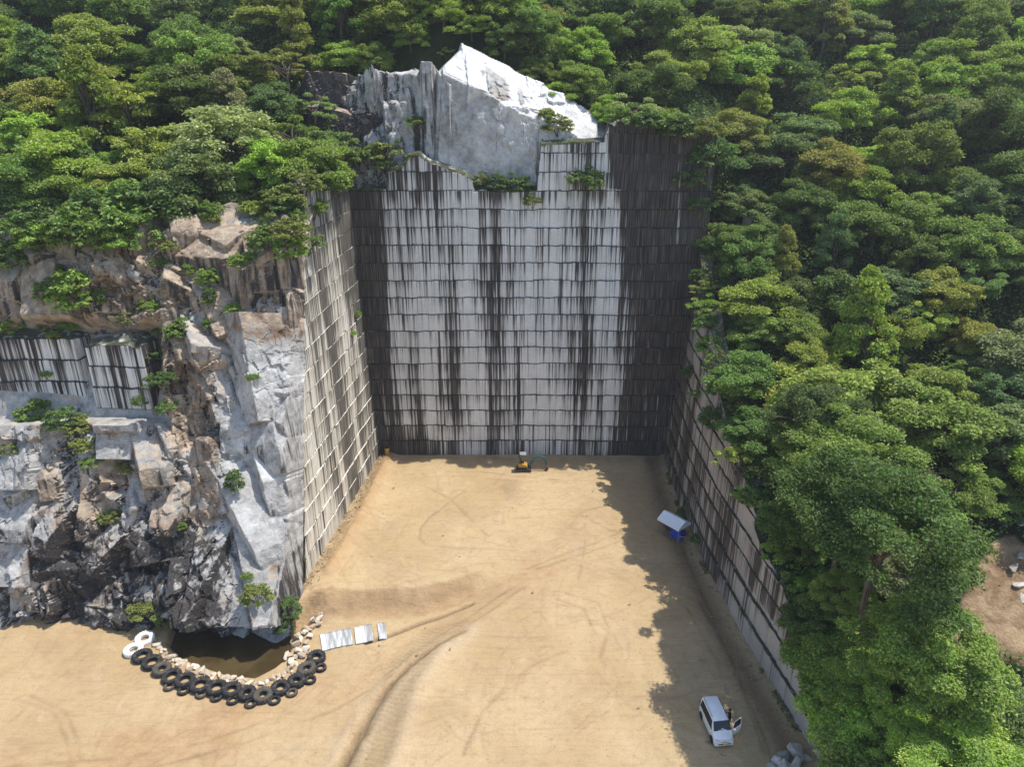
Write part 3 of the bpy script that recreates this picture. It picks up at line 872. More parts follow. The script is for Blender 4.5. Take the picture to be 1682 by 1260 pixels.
# jointed granite: coarse, middling and fine blocks that share a few joint directions
relief = lambda x, sv: 1.5 * fbm(np.array(x * .11), np.array(sv * .13), seed=601, octs=2)
def rock_kind(ppx, ppy, r):
    if ppx > 385 and ppy > 500: return WHITE if r < .5 else (GREY if r < .75 else (PINK if r < 0.9 else DARK))
    if ppy < 470: return BROWN if r < .25 else (TAN if r < .50 else (PINK if r < .7 else (GREY if r < 0.85 else DARK)))
    if ppy < 640: return TAN if r < .45 else (PINK if r < .65 else (WHITE if r < .9 else DARK))
    if ppy < 860: return WHITE if r < .20 else (GREY if r < .42 else (PINK if r < .68 else (TAN if r < .86 else DARK)))
    return DARK if r < .70 else (PINK if r < .84 else GREY)
for lo, hi, cnt, d0, d1 in ((3.2, 6.5, 170, -1.6, 1.1), (1.5, 3.2, 560, -1.2, 1.4), (.5, 1.5, 1100, -.5, 1.5)):
    for i in range(cnt):
        x = rng.uniform(-66, -19.5); sv = rng.uniform(-5, 37)
        c = np.array([x, CL.o[1] + CL.sd[1] * sv, CL.sd[2] * sv])
        q = to_px(c)
        if q[0] < -140: continue
        big = rng.uniform(lo, hi)
        zone = float(vnoise(np.array(x * .13), np.array(sv * .13), seed=611))
        CL.block(c, big, big * rng.uniform(0.55, 1.5), float(relief(x, sv)) + rng.uniform(d0, d1), rock_kind(q[0], q[1], rng.rand() * .7 + .15 + .3 * zone),
                 (24 if rng.rand() < .5 else -22) + rng.uniform(-9, 9) + 14 * zone, rng.uniform(-14, 5), rng.uniform(8, 42), (28 if zone > .15 else (-14 if zone < -.35 else 3)) + rng.uniform(-9, 9), tx=rng.uniform(-.3, .3))
def B(px, py, w, h, d, typ, **k):
    c = CL.hit(px, py, d * 0.5); sv = (c - CL.o).dot(CL.sd)
    CL.block(CL.hit(px, py, d * 0.5), w * .85, h * .85, d * .50 + .35 * float(relief(c[0], sv)), typ, **k)
# upper band
B(455, 448, 5.2, 4.4, 2.2, BROWN, yaw=12, ft=4, tt=38)
B(345, 440, 7.5, 6.2, 1.6, BROWN, yaw=-8, ft=2, tt=45)
B(215, 395, 3.4, 3.6, 2.2, TAN, yaw=-20, ft=26, tt=60)
B(385, 525, 4.2, 3.4, 2.0, PINK, yaw=18, ft=24, tt=55, roll=14)
B(110, 440, 6.5, 5.5, 1.4, DARK, yaw=10, ft=3, tt=35)
B(20, 470, 3.4, 3.4, 2.4, TAN, yaw=-12, ft=8, tt=40)
B(250, 450, 4.0, 4.5, 1.6, GREY, yaw=24, ft=20, tt=50)
B(180, 505, 4.5, 1.5, 2.6, TAN, yaw=0, ft=6, tt=66)
B(90, 515, 5.5, 1.4, 2.8, TAN, yaw=0, ft=4, tt=62)
B(490, 350, 4.0, 1.6, 2.2, PINK, yaw=15, ft=3, tt=50)
B(420, 365, 5.0, 1.8, 1.0, GREY, yaw=0, ft=30, tt=60)
B(500, 505, 3.0, 4.0, 1.6, BROWN, yaw=20, ft=3, tt=40)
B(80, 385, 3.4, 1.6, 1.4, TAN, yaw=-10, ft=20, tt=60)
B(45, 330, 9.0, 3.2, 1.8, BROWN, yaw=5, ft=2, tt=40)
B(140, 345, 7.0, 3.0, 1.8, BROWN, yaw=-6, ft=2, tt=45)
# sunlit tan rubble slope
for i in range(46):
    px_, py_ = rng.uniform(265, 420), rng.uniform(545, 680)
    w_ = rng.uniform(0.5, 1.7)
    B(px_, py_, w_, w_ * rng.uniform(.5, 1.1), rng.uniform(.7, 1.6), TAN if rng.rand() < .75 else WHITE, yaw=rng.uniform(-40, 40), ft=rng.uniform(10, 50), tt=rng.uniform(40, 75), roll=rng.uniform(-30, 30))
# fresh white and grey masses next to the cut wall
B(470, 640, 6.4, 6.6, 2.4, WHITE, yaw=38, ft=30, tt=60, roll=-12)
B(445, 690, 5.2, 3.4, 2.6, GREY, yaw=-20, ft=-12, tt=40)
for i in range(9):
    B(428 + i * 10, 520 + (i % 3) * 22, rng.uniform(.7, 1.3), rng.uniform(1.6, 2.8), rng.uniform(1.2, 2.2), WHITE if i % 2 else GREY, yaw=rng.uniform(-20, 35), ft=rng.uniform(0, 20), tt=rng.uniform(20, 50), roll=rng.uniform(-12, 12))
B(372, 650, 3.6, 5.2, 2.2, GREY, yaw=28, ft=20, tt=50, roll=10)
B(400, 710, 4.2, 4.6, 2.4, GREY, yaw=14, ft=16, tt=45, roll=-10)
B(430, 770, 7.5, 3.0, 2.6, PINK, yaw=-26, ft=42, tt=66, roll=34)
B(340, 835, 6.5, 2.4, 2.4, PINK, yaw=-26, ft=40, tt=60, roll=32)
B(478, 800, 5.0, 6.5, 2.0, WHITE, yaw=24, ft=18, tt=45)
B(465, 895, 5.4, 7.2, 3.0, WHITE, yaw=30, ft=16, tt=50, roll=6)
B(400, 880, 3.0, 4.4, 1.2, DARK, yaw=-10, ft=-6, tt=30)
B(390, 940, 4.2, 3.6, 3.0, PINK, yaw=16, ft=20, tt=50)
# boxes and slabs in the middle
B(268, 770, 3.4, 3.6, 3.2, TAN, yaw=18, ft=6, tt=34)
B(300, 745, 2.2, 4.4, 2.4, PINK, yaw=30, ft=4, tt=34)
B(276, 858, 3.2, 2.4, 3.4, TAN, yaw=-14, ft=8, tt=40)
B(335, 610, 2.0, 5.0, 1.6, PINK, yaw=20, ft=6, tt=30)
B(200, 690, 4.4, 2.6, 2.8, WHITE, yaw=4, ft=4, tt=30)
B(198, 738, 4.0, 2.0, 2.4, WHITE, yaw=0, ft=34, tt=60)
B(172, 840, 4.4, 6.4, 1.8, PINK, yaw=22, ft=34, tt=60, roll=-16)
B(222, 830, 2.6, 5.4, 2.0, WHITE, yaw=-24, ft=22, tt=55, roll=-8)
B(255, 905, 5.0, 2.2, 2.6, DARK, yaw=-8, ft=36, tt=60, roll=16)
B(330, 905, 4.6, 3.0, 2.2, DARK, yaw=-6, ft=10, tt=35, roll=10)
B(40, 770, 5.0, 4.2, 2.8, WHITE, yaw=-18, ft=26, tt=55, roll=10)
B(95, 790, 2.6, 4.0, 2.2, TAN, yaw=20, ft=10, tt=40)
B(35, 860, 4.6, 3.6, 2.4, GREY, yaw=-10, ft=16, tt=44)
B(88, 880, 2.6, 4.6, 2.6, GREY, yaw=-16, ft=8, tt=44, roll=-10)
B(20, 930, 5.0, 3.6, 2.6, WHITE, yaw=-8, ft=24, tt=54)
B(110, 945, 5.5, 4.4, 1.6, DARK, yaw=4, ft=0, tt=30)
B(165, 905, 3.4, 4.0, 2.4, WHITE, yaw=-22, ft=20, tt=44, roll=-20)
B(60, 985, 5.0, 2.4, 2.2, TAN, yaw=-6, ft=38, tt=64)
B(165, 1012, 4.2, 1.6, 1.6, TAN, yaw=-8, ft=40, tt=66)
B(232, 1022, 3.4, 1.5, 2.0, TAN, yaw=-4, ft=36, tt=60)
for i in range(700):
    x = rng.uniform(-60, -19.6); sv = rng.uniform(-2, 36)
    c = np.array([x, CL.o[1] + CL.sd[1] * sv, CL.sd[2] * sv]); q = to_px(c)
    if q[0] < -60: continue
    w_ = rng.uniform(.4, 1.5)
    h0 = CL.D[int(np.clip((sv - CL.s[0]) / .11, 0, len(CL.s) - 1)), int(np.clip((x - CL.x[0]) / .11, 0, len(CL.x) - 1))]
    CL.block(c, w_, w_ * rng.uniform(.5, 1.8), h0 + rng.uniform(-.15, .30), rock_kind(q[0], q[1], rng.rand()), rng.uniform(-40, 40), rng.uniform(-5, 35), rng.uniform(20, 65), rng.uniform(-25, 35))
# black face rising out of the pond
CL.block(np.array([-24.5, 55.4, 1.2]), 11.5, 5.0, 4.9, DARK, ft=10, tt=46)
CL.block(np.array([-27.6, 55.4, 1.5]), 2.0, 6.0, 5.6, PINK, yaw=-12, ft=8, tt=40)
CL.block(np.array([-22.0, 55.4, 1.6]), 3.0, 5.6, 5.3, PINK, yaw=14, ft=10, tt=44)
CL.block(np.array([-30.9, 55.4, 0.2]), 2.8, 2.4, 3.4, PINK, yaw=-10, ft=16, tt=50)

def cl_edge(X, S_, D):
    zc_ = S_ * .9135
    m = sstep(-31.6, -33.0, X) * sstep(14.9, 15.6, zc_) * sstep(24.2, 22.6, zc_)     # room for the sawn benches
    D = D * (1 - m) + m * np.minimum(D, -0.5)
    D = D - 2.2 * sstep(-20.3, -19.5, X)
    D = np.where(X > -21.2, np.minimum(D, 2.2 + 4 * (-20.2 - X)), D)
    D = D - 3.0 * sstep(33.5, 37.5, S_) + 0.5
    return D
def cl_field(Bp):
    """where the bedrock is weathered tan, fresh grey or stained black, with some shade painted in: broad zones of the face"""
    x, z = Bp[..., 0], Bp[..., 2]
    w = 2.5 * fbm(x * .16, z * .16, seed=621, octs=3)
    tan = .70 * sstep(17, 22, z + w) + .65 * np.exp(-((x + 29.5) / 4.0) ** 2 - ((z - 18 + w) / 5.0) ** 2) + .42 * np.exp(-((x + 36) / 6.0) ** 2 - ((z - 7 + w) / 6.0) ** 2)
    tan = tan * (1 - .85 * sstep(-26.5 - w * .4, -24, x) * sstep(24, 20, z)) + .22
    tan = tan - .34 * sstep(-27, -24, x + w * .4) * sstep(23, 20, z)
    stn_shade = .27 - .30 * sstep(-27, -24.5, x + w * .4) * sstep(24, 21, z) * sstep(1.5, 4.0, z) + 1.35 * sstep(8.0, 3.5, z + w) * sstep(-24.0, -27.5, x + w * .5) * sstep(-46, -40, x) + .35 * np.exp(-((z - 26 + w) / 2.6) ** 2) + .30 * np.exp(-((x + 40 + w) / 3.0) ** 2 - ((z - 9) / 6.0) ** 2)
    return np.stack([np.clip(tan, -.3, 1), np.clip(stn_shade, 0, 1.9)], -1)
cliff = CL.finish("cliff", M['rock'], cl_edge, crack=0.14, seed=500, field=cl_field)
tag(cliff, kind='structure')

# ------------------------------------------------------------------ pale dome above the back wall
OC = Face((0, 90.0, 41.0), 50.0, -25, 13.5, -9.2, 13.5, 0.13)
OC.D[:] = -6 - 1.6 * np.maximum(0, OC.S - 1.0)
top = unit((.47, -.71, 1.0))
T0 = np.array([-6, 88.0, 44.7])
ridge = ((-6, 93.4, 48.5), unit((.47, 0.5, 1.0)))
brow = ((-6, 92.4, 47.9), unit((.45, -.2, 1.0)))
OC.add([((-3, 87.4, 38), (.05, -1, .07)), (T0, top), brow, ((-7.7, 88, 45), (-.93, -.2, .10)), ((-5.4, 92, 48.1), (-.85, -.1, 1)), ((-4.2, 93, 47.65), (.15, .3, 1)), ((3.0, 88, 36), (.96, -.28, 0)), ridge], (-0.1, -0.32))
OC.add([((-7.6, 87.3, 38), (-.55, -1, .07)), (T0 + (0, 0, -.6), top), brow, ((-5.6, 92, 47.9), (-.85, -.1, 1)), ((-8.5, 88, 41), (-.9, -.3, .10)), ((-6.6, 88, 36), (.9, -.3, 0)), ridge], (-0.1, -0.15))
OC.add([((6, 88.6, 38), (.1, -1, .10)), (T0 + (0, 0, -.35), top), brow, ((2, 88, 38), (-.9, -.4, 0)), ((10.6, 88, 36), (.95, -.30, .2)), ((7, 91, 41.9), (.8, -.62, 1.0)), ridge], (-0.05, -0.05))
OC.add([((-3, 87.75, 38), (.05, -1, .07)), (T0 + (0, 0, .10), top), brow, ((-7.4, 88, 45), (-.93, -.2, .10)), ((-5.4, 92, 48.2), (-.85, -.1, 1)), ((-4.2, 93, 47.75), (.15, .3, 1)), ((9.8, 88, 36), (.95, -.30, .2)), ((7, 91, 42.0), (.8, -.62, 1.0)), ridge], (-.32, -.02))  # bleached top slab, sunlit brightness also put into its colour
for i in range(22):
    x = -5.0 + rng.uniform(0, 13); yy = rng.uniform(88.6, 93.6)
    c = np.array([x, yy, T0[2] - .47 * (x + 6) + .71 * (yy - 88)])
    tn = unit((.47 + rng.uniform(-.13, .13), -.71 + rng.uniform(-.13, .13), 1))
    w_ = rng.uniform(1.5, 4.5)
    OC.add([(c + top * rng.uniform(.05, .24), tn), (c - (w_ / 2, 0, 0), (-1, -.2, .1)), (c + (w_ / 2, 0, 0), (1, -.3, .2)), (c - (0, w_ * .3, w_ * .3), (.2, -1, -.2)), ridge], (-0.5, -0.3) if rng.rand() < .8 else (0.4, .0))
# narrow column and faces to the left of the crack
OC.add([((-12, 92.0, 45.1), (0, .35, 1)), ((-9.4, 87.6, 40), (.1, -1, .07)), ((-9.2, 88, 46.4), (-.1, -.5, 1)), ((-8.8, 88, 40), (1, -.15, 0)), ((-10.0, 88, 40), (-1, -.2, 0))], (0.06, 0.3))
OC.add([((-12, 92.0, 45.1), (0, .35, 1)), ((-12, 88.9, 40), (-.15, -1, .10)), ((-12, 89, 45.0), (.1, -.5, 1)), ((-10.4, 88, 40), (1, -.2, 0)), ((-16, 88, 40), (-1, -.3, 0))], (0.08, 0.3))
OC.add([((-12, 89.2, 42.4), (0, .35, 1)), ((-11.6, 88.0, 36), (.3, -1, .18)), ((-12, 88, 41.4), (.2, -.8, 1)), ((-9.8, 88, 40), (1, -.2, 0)), ((-14.4, 88, 40), (-1, -.3, 0))], (0.06, 0.22))
OC.add([((-12, 92.0, 45.1), (0, .35, 1)), ((-16, 89.4, 40), (-.2, -1, .35)), ((-16, 89, 45.2), (-.2, -.9, 1)), ((-13.6, 88, 40), (1, -.2, 0)), ((-19.6, 88, 40), (-1, -.3, 0))], (0.1, 0.42))
OC.add([((-18, 89.0, 40), (.1, -1, .04)), ((-18, 89, 41.2), (.1, -.3, 1)), ((-12.0, 88, 40), (1, -.2, 0)), ((-25, 88, 40), (-1, -.3, 0))], (0.75, 0.78))
OC.add([((-12, 92.0, 45.1), (0, .35, 1)), ((-21, 90.6, 40), (.25, -1, .04)), ((-20, 91, 45.6), (.1, -.3, 1)), ((-17.6, 88, 40), (1, -.2, 0)), ((-27, 88, 40), (-1, -.3, 0))], (0.85, 0.72))
OC.add([((-12, 92.0, 45.1), (0, .35, 1)), ((-15, 91.5, 44), (.0, -1, .1)), ((-15, 91.5, 45.9), (.1, -.4, 1)), ((-7.6, 88, 40), (1, -.2, 0)), ((-19, 88, 40), (-1, -.3, 0))], (0.7, 0.55))
def oc_edge(X, S_, D):
    return D - 4.5 * sstep(10.8, 12.8, X) - 3.0 * sstep(-23, -25, X)
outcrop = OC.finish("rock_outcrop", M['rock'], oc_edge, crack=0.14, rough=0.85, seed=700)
tag(outcrop, "pale bare granite dome bulging above the top of the far wall", "rock outcrop")

# ------------------------------------------------------------------ small sawn benches inside the cliff on the far left
def bench(pl, nt, z0, seed, label, ztop):
    path = [(p[0], p[1]) for p in pl]
    st_ = lambda x, y, z, u: 0.50 + 0.42 * fbm(u * 0.45, z * 0.05, seed=seed, octs=3) + 0.12
    o, V = make_wall("quarry_wall", M['back'], path, 1, nt, lambda k: 0.22, lambda u: np.full_like(u, nt * TH - .05) + ztop(u), st_, seed, du=0.13, ledge_rough=.16)
    o.location.z = z0
    tag(o, label, "quarry wall", "sawn quarry walls")
    return o
bench([(-66, 63.7), (-39.9, 62.9), (-39.0, 65.0)], 4, 14.6, 404, "long low stepped granite wall with black streaks running in at the far left of the cliff", lambda u: 0.3 * vnoise(u * .5, u * 0, seed=3))
bench([(-39.0, 62.6), (-33.5, 62.3), (-32.6, 64.6)], 3, 16.3, 406, "short stepped granite wall with pale lips beside the rubble slope in the left cliff", lambda u: 0.4 * vnoise(u * .6, u * 0, seed=5))

# ------------------------------------------------------------------ hillside under the forest
hx = np.concatenate([np.arange(-148, -70, 6.0), np.arange(-70, 80, 0.9), np.arange(80, 150, 6.0)])
hy = np.concatenate([np.arange(-60, 24, 4.0), np.arange(24, 130, 0.9), np.arange(130, 204, 6.0)])
X, Y = np.meshgrid(hx, hy)
Z = hill_z(X, Y)
BARE = [tuple(on_hill(a, b))[:2] for a, b in [(1625, 895), (1665, 880), (1720, 960), (1760, 1040), (1740, 1120), (1690, 1105), (1600, 1075), (1560, 1040), (1590, 960)]]
bd, _, _ = seg_dist(X, Y, BARE + BARE[:1])
bin_ = inside_poly(X, Y, BARE)
bare = np.where(bin_, 0.5 + np.clip(bd / 2.0, 0, .5), np.clip(0.5 - bd / 2.0, 0, .5))
Z = Z + bare * 0.8 * fbm(X * 0.5, Y * 0.5, seed=91, octs=4)
yr = np.clip(Y, 17, 87.5)
keep_v = ((X < -19.9) & (Y > 67.8)) | (Y > 88.0 + 2.5 * sstep(-24, -12, X) * sstep(14, 10.5, X)) | (X > wall_base_x(RIGHT_PATH, yr) + 1.9)
keep = keep_v[:-1, :-1] & keep_v[1:, :-1] & keep_v[:-1, 1:] & keep_v[1:, 1:]
me = np_mesh("hillside", np.stack([X, Y, Z], -1), grid_faces(len(hy), len(hx), keep), [M['hill']], True, attrs={'bare': bare.ravel()})
tag(link("hillside", me), kind='structure')

# ------------------------------------------------------------------ a way to rest things on the rock
def bvh_of(*objs):
    vs, fs = [], []
    for o in objs:
        n = len(vs)
        off = np.array(o.location)
        vs += [tuple(np.array(v.co) + off) for v in o.data.vertices]
        fs += [tuple(i + n for i in p.vertices) for p in o.data.polygons]
    return BVHTree.FromPolygons(vs, fs)
ROCKS = bvh_of(cliff, outcrop, left_wall, right_wall, back_wall, *[o for o in COL.objects if o.name.startswith("quarry_wall.") and o not in (left_wall, right_wall)], bpy.data.objects["hillside"])
def on_rock(px, py):
    r = ray(px, py).normalized()
    hit = ROCKS.ray_cast(Vector((0, 0, CAM_H)), r)
    return (hit[0], hit[1]) if hit[0] is not None else (None, None)

# ------------------------------------------------------------------ foliage
def leaf_quads(P, N, L, rng, wid=0.55):
    """one small bent leaf cluster per point: diamonds lying across N"""
    n = len(P)
    N = N / (np.linalg.norm(N, axis=1, keepdims=True) + 1e-9)
    a = rng.normal(size=(n, 3)); T = a - (a * N).sum(1, keepdims=True) * N
    T /= np.linalg.norm(T, axis=1, keepdims=True) + 1e-9
    Bn = np.cross(N, T)
    L = np.asarray(L).reshape(-1, 1)
    droop = rng.uniform(-.25, .1, (n, 1))
    v0 = P - T * L * .5; v2 = P + T * L * .5 + N * L * droop
    v1 = P + Bn * L * wid * .5 + N * L * .08 + T * L * .05; v3 = P - Bn * L * wid * .5 + N * L * .08 + T * L * .05
    V = np.stack([v0, v1, v2, v3], 1).reshape(-1, 3)
    return V, np.arange(4 * n).reshape(-1, 4)

def crown_points(style, R, H, seed, nleaf):
    rng = np.random.RandomState(seed)
    cl = []
    if style == 'spread':            # layered plates on a wide dome
        n = 46
        for i in range(n):
            th = rng.uniform(0, 6.283); el = math.asin(rng.uniform(-0.35, 1.0)); k = rng.uniform(.55, 1.0) * (1 + .22 * math.sin(2 * th + seed) + .13 * math.sin(3 * th + 2 * seed))
            cl.append((R * k * math.cos(th) * math.cos(el), R * k * math.sin(th) * math.cos(el), H * k * math.sin(el), R * rng.uniform(.18, .34), rng.uniform(.42, .70)))
        up, out, rnd = 1.0, .35, .55
    elif style == 'bushy':           # rounded, many small knobs
        n = 64
        for i in range(n):
            th = rng.uniform(0, 6.283); el = math.asin(rng.uniform(-0.35, 1.0)); k = rng.uniform(.62, 1.0) * (1 + .15 * math.sin(2 * th + seed))
            cl.append((R * k * math.cos(th) * math.cos(el), R * k * math.sin(th) * math.cos(el), H * k * math.sin(el), R * rng.uniform(.16, .28), rng.uniform(.6, .85)))
        up, out, rnd = 1.0, .6, .55
    elif style == 'tall':            # upright, pointed
        n = 56
        for i in range(n):
            t = rng.uniform(0, 1) ** .8; th = rng.uniform(0, 6.283); rr = R * (1 - t) ** .75 * rng.uniform(.55, 1) + .25
            cl.append((rr * math.cos(th), rr * math.sin(th), H * (2.0 * t - .6), R * rng.uniform(.16, .30), rng.uniform(.6, 1.0)))
        up, out, rnd = .5, .6, .9
    else:                            # 'open': few separate tufts with sky between
        n = 22
        for i in range(n):
            th = rng.uniform(0, 6.283); el = math.asin(rng.uniform(-0.3, 1.0)); k = rng.uniform(.5, 1.08)
            cl.append((R * k * math.cos(th) * math.cos(el), R * k * math.sin(th) * math.cos(el), H * k * math.sin(el), R * rng.uniform(.17, .3), rng.uniform(.35, .6)))
        up, out, rnd = .9, .4, .7
    cl = np.array(cl)
    w = cl[:, 3] ** 2; w /= w.sum()
    ci = rng.choice(len(cl), nleaf, p=w)
    c = cl[ci]
    d = rng.normal(size=(nleaf, 3)); d /= np.linalg.norm(d, axis=1, keepdims=True)
    d[:, 2] = np.where(d[:, 2] < -.25, -d[:, 2] * .8, d[:, 2])
    rr = rng.uniform(0.45, 1.0, nleaf) ** .6 * (1 + .16 * rng.normal(size=nleaf))
    P = c[:, :3] + d * (c[:, 3] * rr)[:, None] * np.stack([np.ones(nleaf), np.ones(nleaf), c[:, 4]], 1)
    Nn = np.array([0, 0, up]) + d * out + rng.normal(size=(nleaf, 3)) * rnd
    return P, Nn, rng, cl

def make_crown(style, R, H, zc, seed, nleaf, leaf):
    P, Nn, rng, cl = crown_points(style, R, H, seed, nleaf)
    P[:, 2] += zc
    V, F_ = leaf_quads(P, Nn, leaf * rng.uniform(.6, 1.35, nleaf), rng)
    return np_mesh("crown", V, F_, [M['leaf']], False), cl

def make_trunk(R, zc, cl, seed, lean=0.3):
    rng = np.random.RandomState(seed)
    mb = MB()
    top = Vector((rng.uniform(-lean, lean), rng.uniform(-lean, lean), zc + R * .25))
    mid = top * .5 + Vector((rng.uniform(-.25, .25), rng.uniform(-.25, .25), 0))
    mb.tube([(0, 0, -1.5), (0, 0, .2), mid, top], [R * .075, R * .06, R * .045, R * .015], 7)
    for i in rng.choice(len(cl), min(9, len(cl)), replace=False):
        c = Vector(cl[i][:3]); c.z += zc
        s0 = mid.lerp(top, rng.uniform(0, .8))
        m_ = s0.lerp(c, .55) + Vector((0, 0, .12 * R))
        mb.tube([s0, m_, c], [R * .03, R * .02, R * .006], 5)
    return mb.mesh("trunk", M['bark'])

TREES = []
for i, (style, R, H, zc, nl, lf) in enumerate([
        ('spread', 4.5, 3.4, 3.5, 24000, .30), ('spread', 4.9, 3.6, 3.8, 26000, .30), ('spread', 4.1, 3.2, 3.4, 22000, .29),
        ('bushy', 4.0, 3.9, 3.6, 24000, .28), ('bushy', 4.4, 3.7, 3.5, 26000, .28), ('bushy', 3.7, 3.6, 3.4, 22000, .27),
        ('tall', 2.7, 3.4, 3.9, 15000, .30), ('tall', 3.0, 3.9, 4.2, 16000, .30),
        ('open', 3.6, 2.8, 4.2, 10000, .29)]):
    cm, cl = make_crown(style, R, H, zc, 900 + i, nl, lf)
    TREES.append((style, R, H, zc, cm, make_trunk(R, zc, cl, 950 + i)))
# close-up versions with finer leaves for the trees nearest to the drone
NEAR = []
for i, (style, R, H, zc) in enumerate([('spread', 4.3, 3.6, 10.0), ('bushy', 4.2, 4.0, 10.0), ('spread', 4.7, 3.7, 10.5)]):
    cm, cl = make_crown(style, R, H, zc, 980 + i, 40000, .215)
    NEAR.append((style, R, H, zc, cm, make_trunk(R, zc, cl, 990 + i)))

GREENS = {'deep green': (.120, .195, .054), 'mid green': (.190, .285, .066), 'yellow green': (.285, .350, .072), 'blue green': (.150, .230, .092),
          'grey green': (.260, .315, .165), 'olive green': (.250, .285, .078), 'bright green': (.250, .365, .066)}
FORM = {'spread': 'spreading', 'bushy': 'bushy', 'tall': 'pointed', 'open': 'sparse'}

def plant_tree(src, loc, sc, rz, colname, rng):
    style, R, H, zc, cm, tm = src
    t = empty("tree", loc - Vector((0, 0, 1.1 * sc if zc < 8 else 0)), rz); t.scale = (sc * rng.uniform(.86, 1.18), sc * rng.uniform(.86, 1.18), sc * rng.uniform(.82, 1.2))
    t.rotation_euler = (rng.uniform(-.06, .06), rng.uniform(-.06, .06), rz)
    c = link("crown", cm, t); k = link("trunk", tm, t)
    g = np.array(GREENS[colname]) * (1.2, 1.12, .95) * rng.uniform(.85, 1.35) * (1 + rng.uniform(-.08, .08, 3))
    c.color = (*g, 1)
    t['category'] = 'tree'
    return t

rng = np.random.RandomState(2024)
spots = []
def hill_pt(x, y): return Vector((x, y, float(hill_z(np.array(x), np.array(y)))))
OCC = [(-24, 88.5), (13.5, 88.5), (12, 95), (3, 97.0), (-6, 97.8), (-16, 96.5), (-24, 94)]
def free(x, y, near_rim=1.4):
    if inside_poly(np.array(x), np.array(y), OCC): return False
    if x < -19.5: ok = y > 72.0 + (2.0 if x > -27 else 0)
    elif x < 23 and y > 84: ok = y > 89.2
    else: ok = y < 120 and x > wall_base_x(RIGHT_PATH, min(y, 87)) + 2.9 + near_rim + (.8 if y > 48 else 0) or y > 90
    return bool(ok) and not bool(inside_poly(np.array(x), np.array(y), BARE))
# hand placed trees: (px, py of the crown centre, scale, source, colour)
HAND = [(1400, 655, 1.35, TREES[3], 'yellow green'), (1330, 640, .95, TREES[4], 'yellow green'), (1520, 690, 1.1, TREES[4], 'mid green'), (1420, 560, 1.05, TREES[7], 'bright green'),
        (1500, 850, .95, TREES[4], 'mid green'), (1400, 840, 1.0, TREES[1], 'deep green'), (1470, 800, .95, TREES[3], 'grey green'),
        (1310, 850, .85, TREES[5], 'deep green'), (1290, 720, .9, TREES[0], 'deep green'), (1230, 610, .8, TREES[0], 'deep green'), (1225, 690, .7, TREES[5], 'deep green'),
        (1250, 490, .85, TREES[2], 'bright green'), (1240, 540, .7, TREES[5], 'mid green'), (370, 215, 1.35, TREES[3], 'grey green'), (160, 190, 1.05, TREES[7], 'bright green'), (215, 175, .9, TREES[8], 'yellow green'),
        (515, 180, .62, TREES[8], 'grey green'), (505, 265, .95, TREES[4], 'mid green'), (330, 110, 1.1, TREES[3], 'mid green'), (1290, 250, 1.15, TREES[2], 'blue green'), (1225, 110, 1.3, TREES[0], 'mid green'), (1040, 190, .8, TREES[8], 'grey green')]
for x_, y_, sc_, k_, cn_ in [(24.6, 46.0, 1.08, 0, 'mid green'), (24.6, 40.5, 1.10, 2, 'deep green'), (25.2, 35.5, .92, 1, 'mid green'), (28.6, 40.0, .55, 13, 'deep green'), (26.8, 31.0, .80, 2, 'bright green'), (-8.5, 99.2, .85, 10, 'mid green'), (-2.5, 98.8, .8, 13, 'bright green'), (2.5, 97.9, .8, 11, 'deep green'), (7.5, 96.4, .75, 14, 'mid green'), (11.5, 93.6, .7, 15, 'bright green'), (-14.0, 98.2, .85, 13, 'olive green'), (-20.0, 96.4, .8, 10, 'mid green'), (-12.0, 96.0, .55, 13, 'mid green'), (-8.2, 96.9, .6, 15, 'bright green'), (-4.6, 96.6, .6, 12, 'mid green'), (-1.0, 96.2, .55, 13, 'deep green'), (2.6, 95.7, .55, 15, 'mid green'), (6.0, 94.8, .55, 12, 'bright green'), (-16.2, 95.4, .6, 15, 'mid green'), (24.2, 52.5, .85, 1, 'deep green'),
                             (24.3, 37.5, .55, 0, 'bright green'), (24.9, 33.2, .55, 1, 'bright green'), (26.3, 29.6, .60, 2, 'mid green'), (30.2, 30.5, .8, 11, 'mid green'), (32.5, 32.0, .8, 14, 'bright green'), (34.5, 28.5, .9, 13, 'mid green'), (24.0, 42.8, .5, 1, 'mid green'), (22.9, 40.2, .70, 10, 'mid green'), (22.9, 36.8, .74, 14, 'bright green'), (23.5, 33.4, .80, 11, 'mid green'), (22.6, 43.8, .60, 15, 'deep green'), (24.4, 30.4, .85, 13, 'bright green')]:
    spots.append((x_, y_, sc_, NEAR[k_] if k_ < 10 else TREES[k_ - 10], cn_))
for px, py, sc, src, cn in HAND:
    p = on_hill(px, py + 0.0)
    # step back along the ground so the crown, not the foot, is seen there
    for it in range(14):
        q = to_px((p.x, p.y, hill_pt(p.x, p.y).z + src[3] * sc))
        p.x -= (q[0] - px) * .03; p.y += (q[1] - py) * .045
        p.x = max(p.x, float(wall_base_x(RIGHT_PATH, min(max(p.y, 17), 87))) + 3.0) if px > 1100 and p.y < 86 else p.x
    spots.append((p.x, p.y, sc, src, cn))
xs = [(s[0], s[1], 2.3 * s[2]) for s in spots]
tries = 0
OPEN = [on_hill(a, b) for a, b in [(1610, 940), (1640, 900), (1660, 960), (1640, 1010), (1670, 1040), (1600, 1060), (1665, 1085), (1675, 910)]]
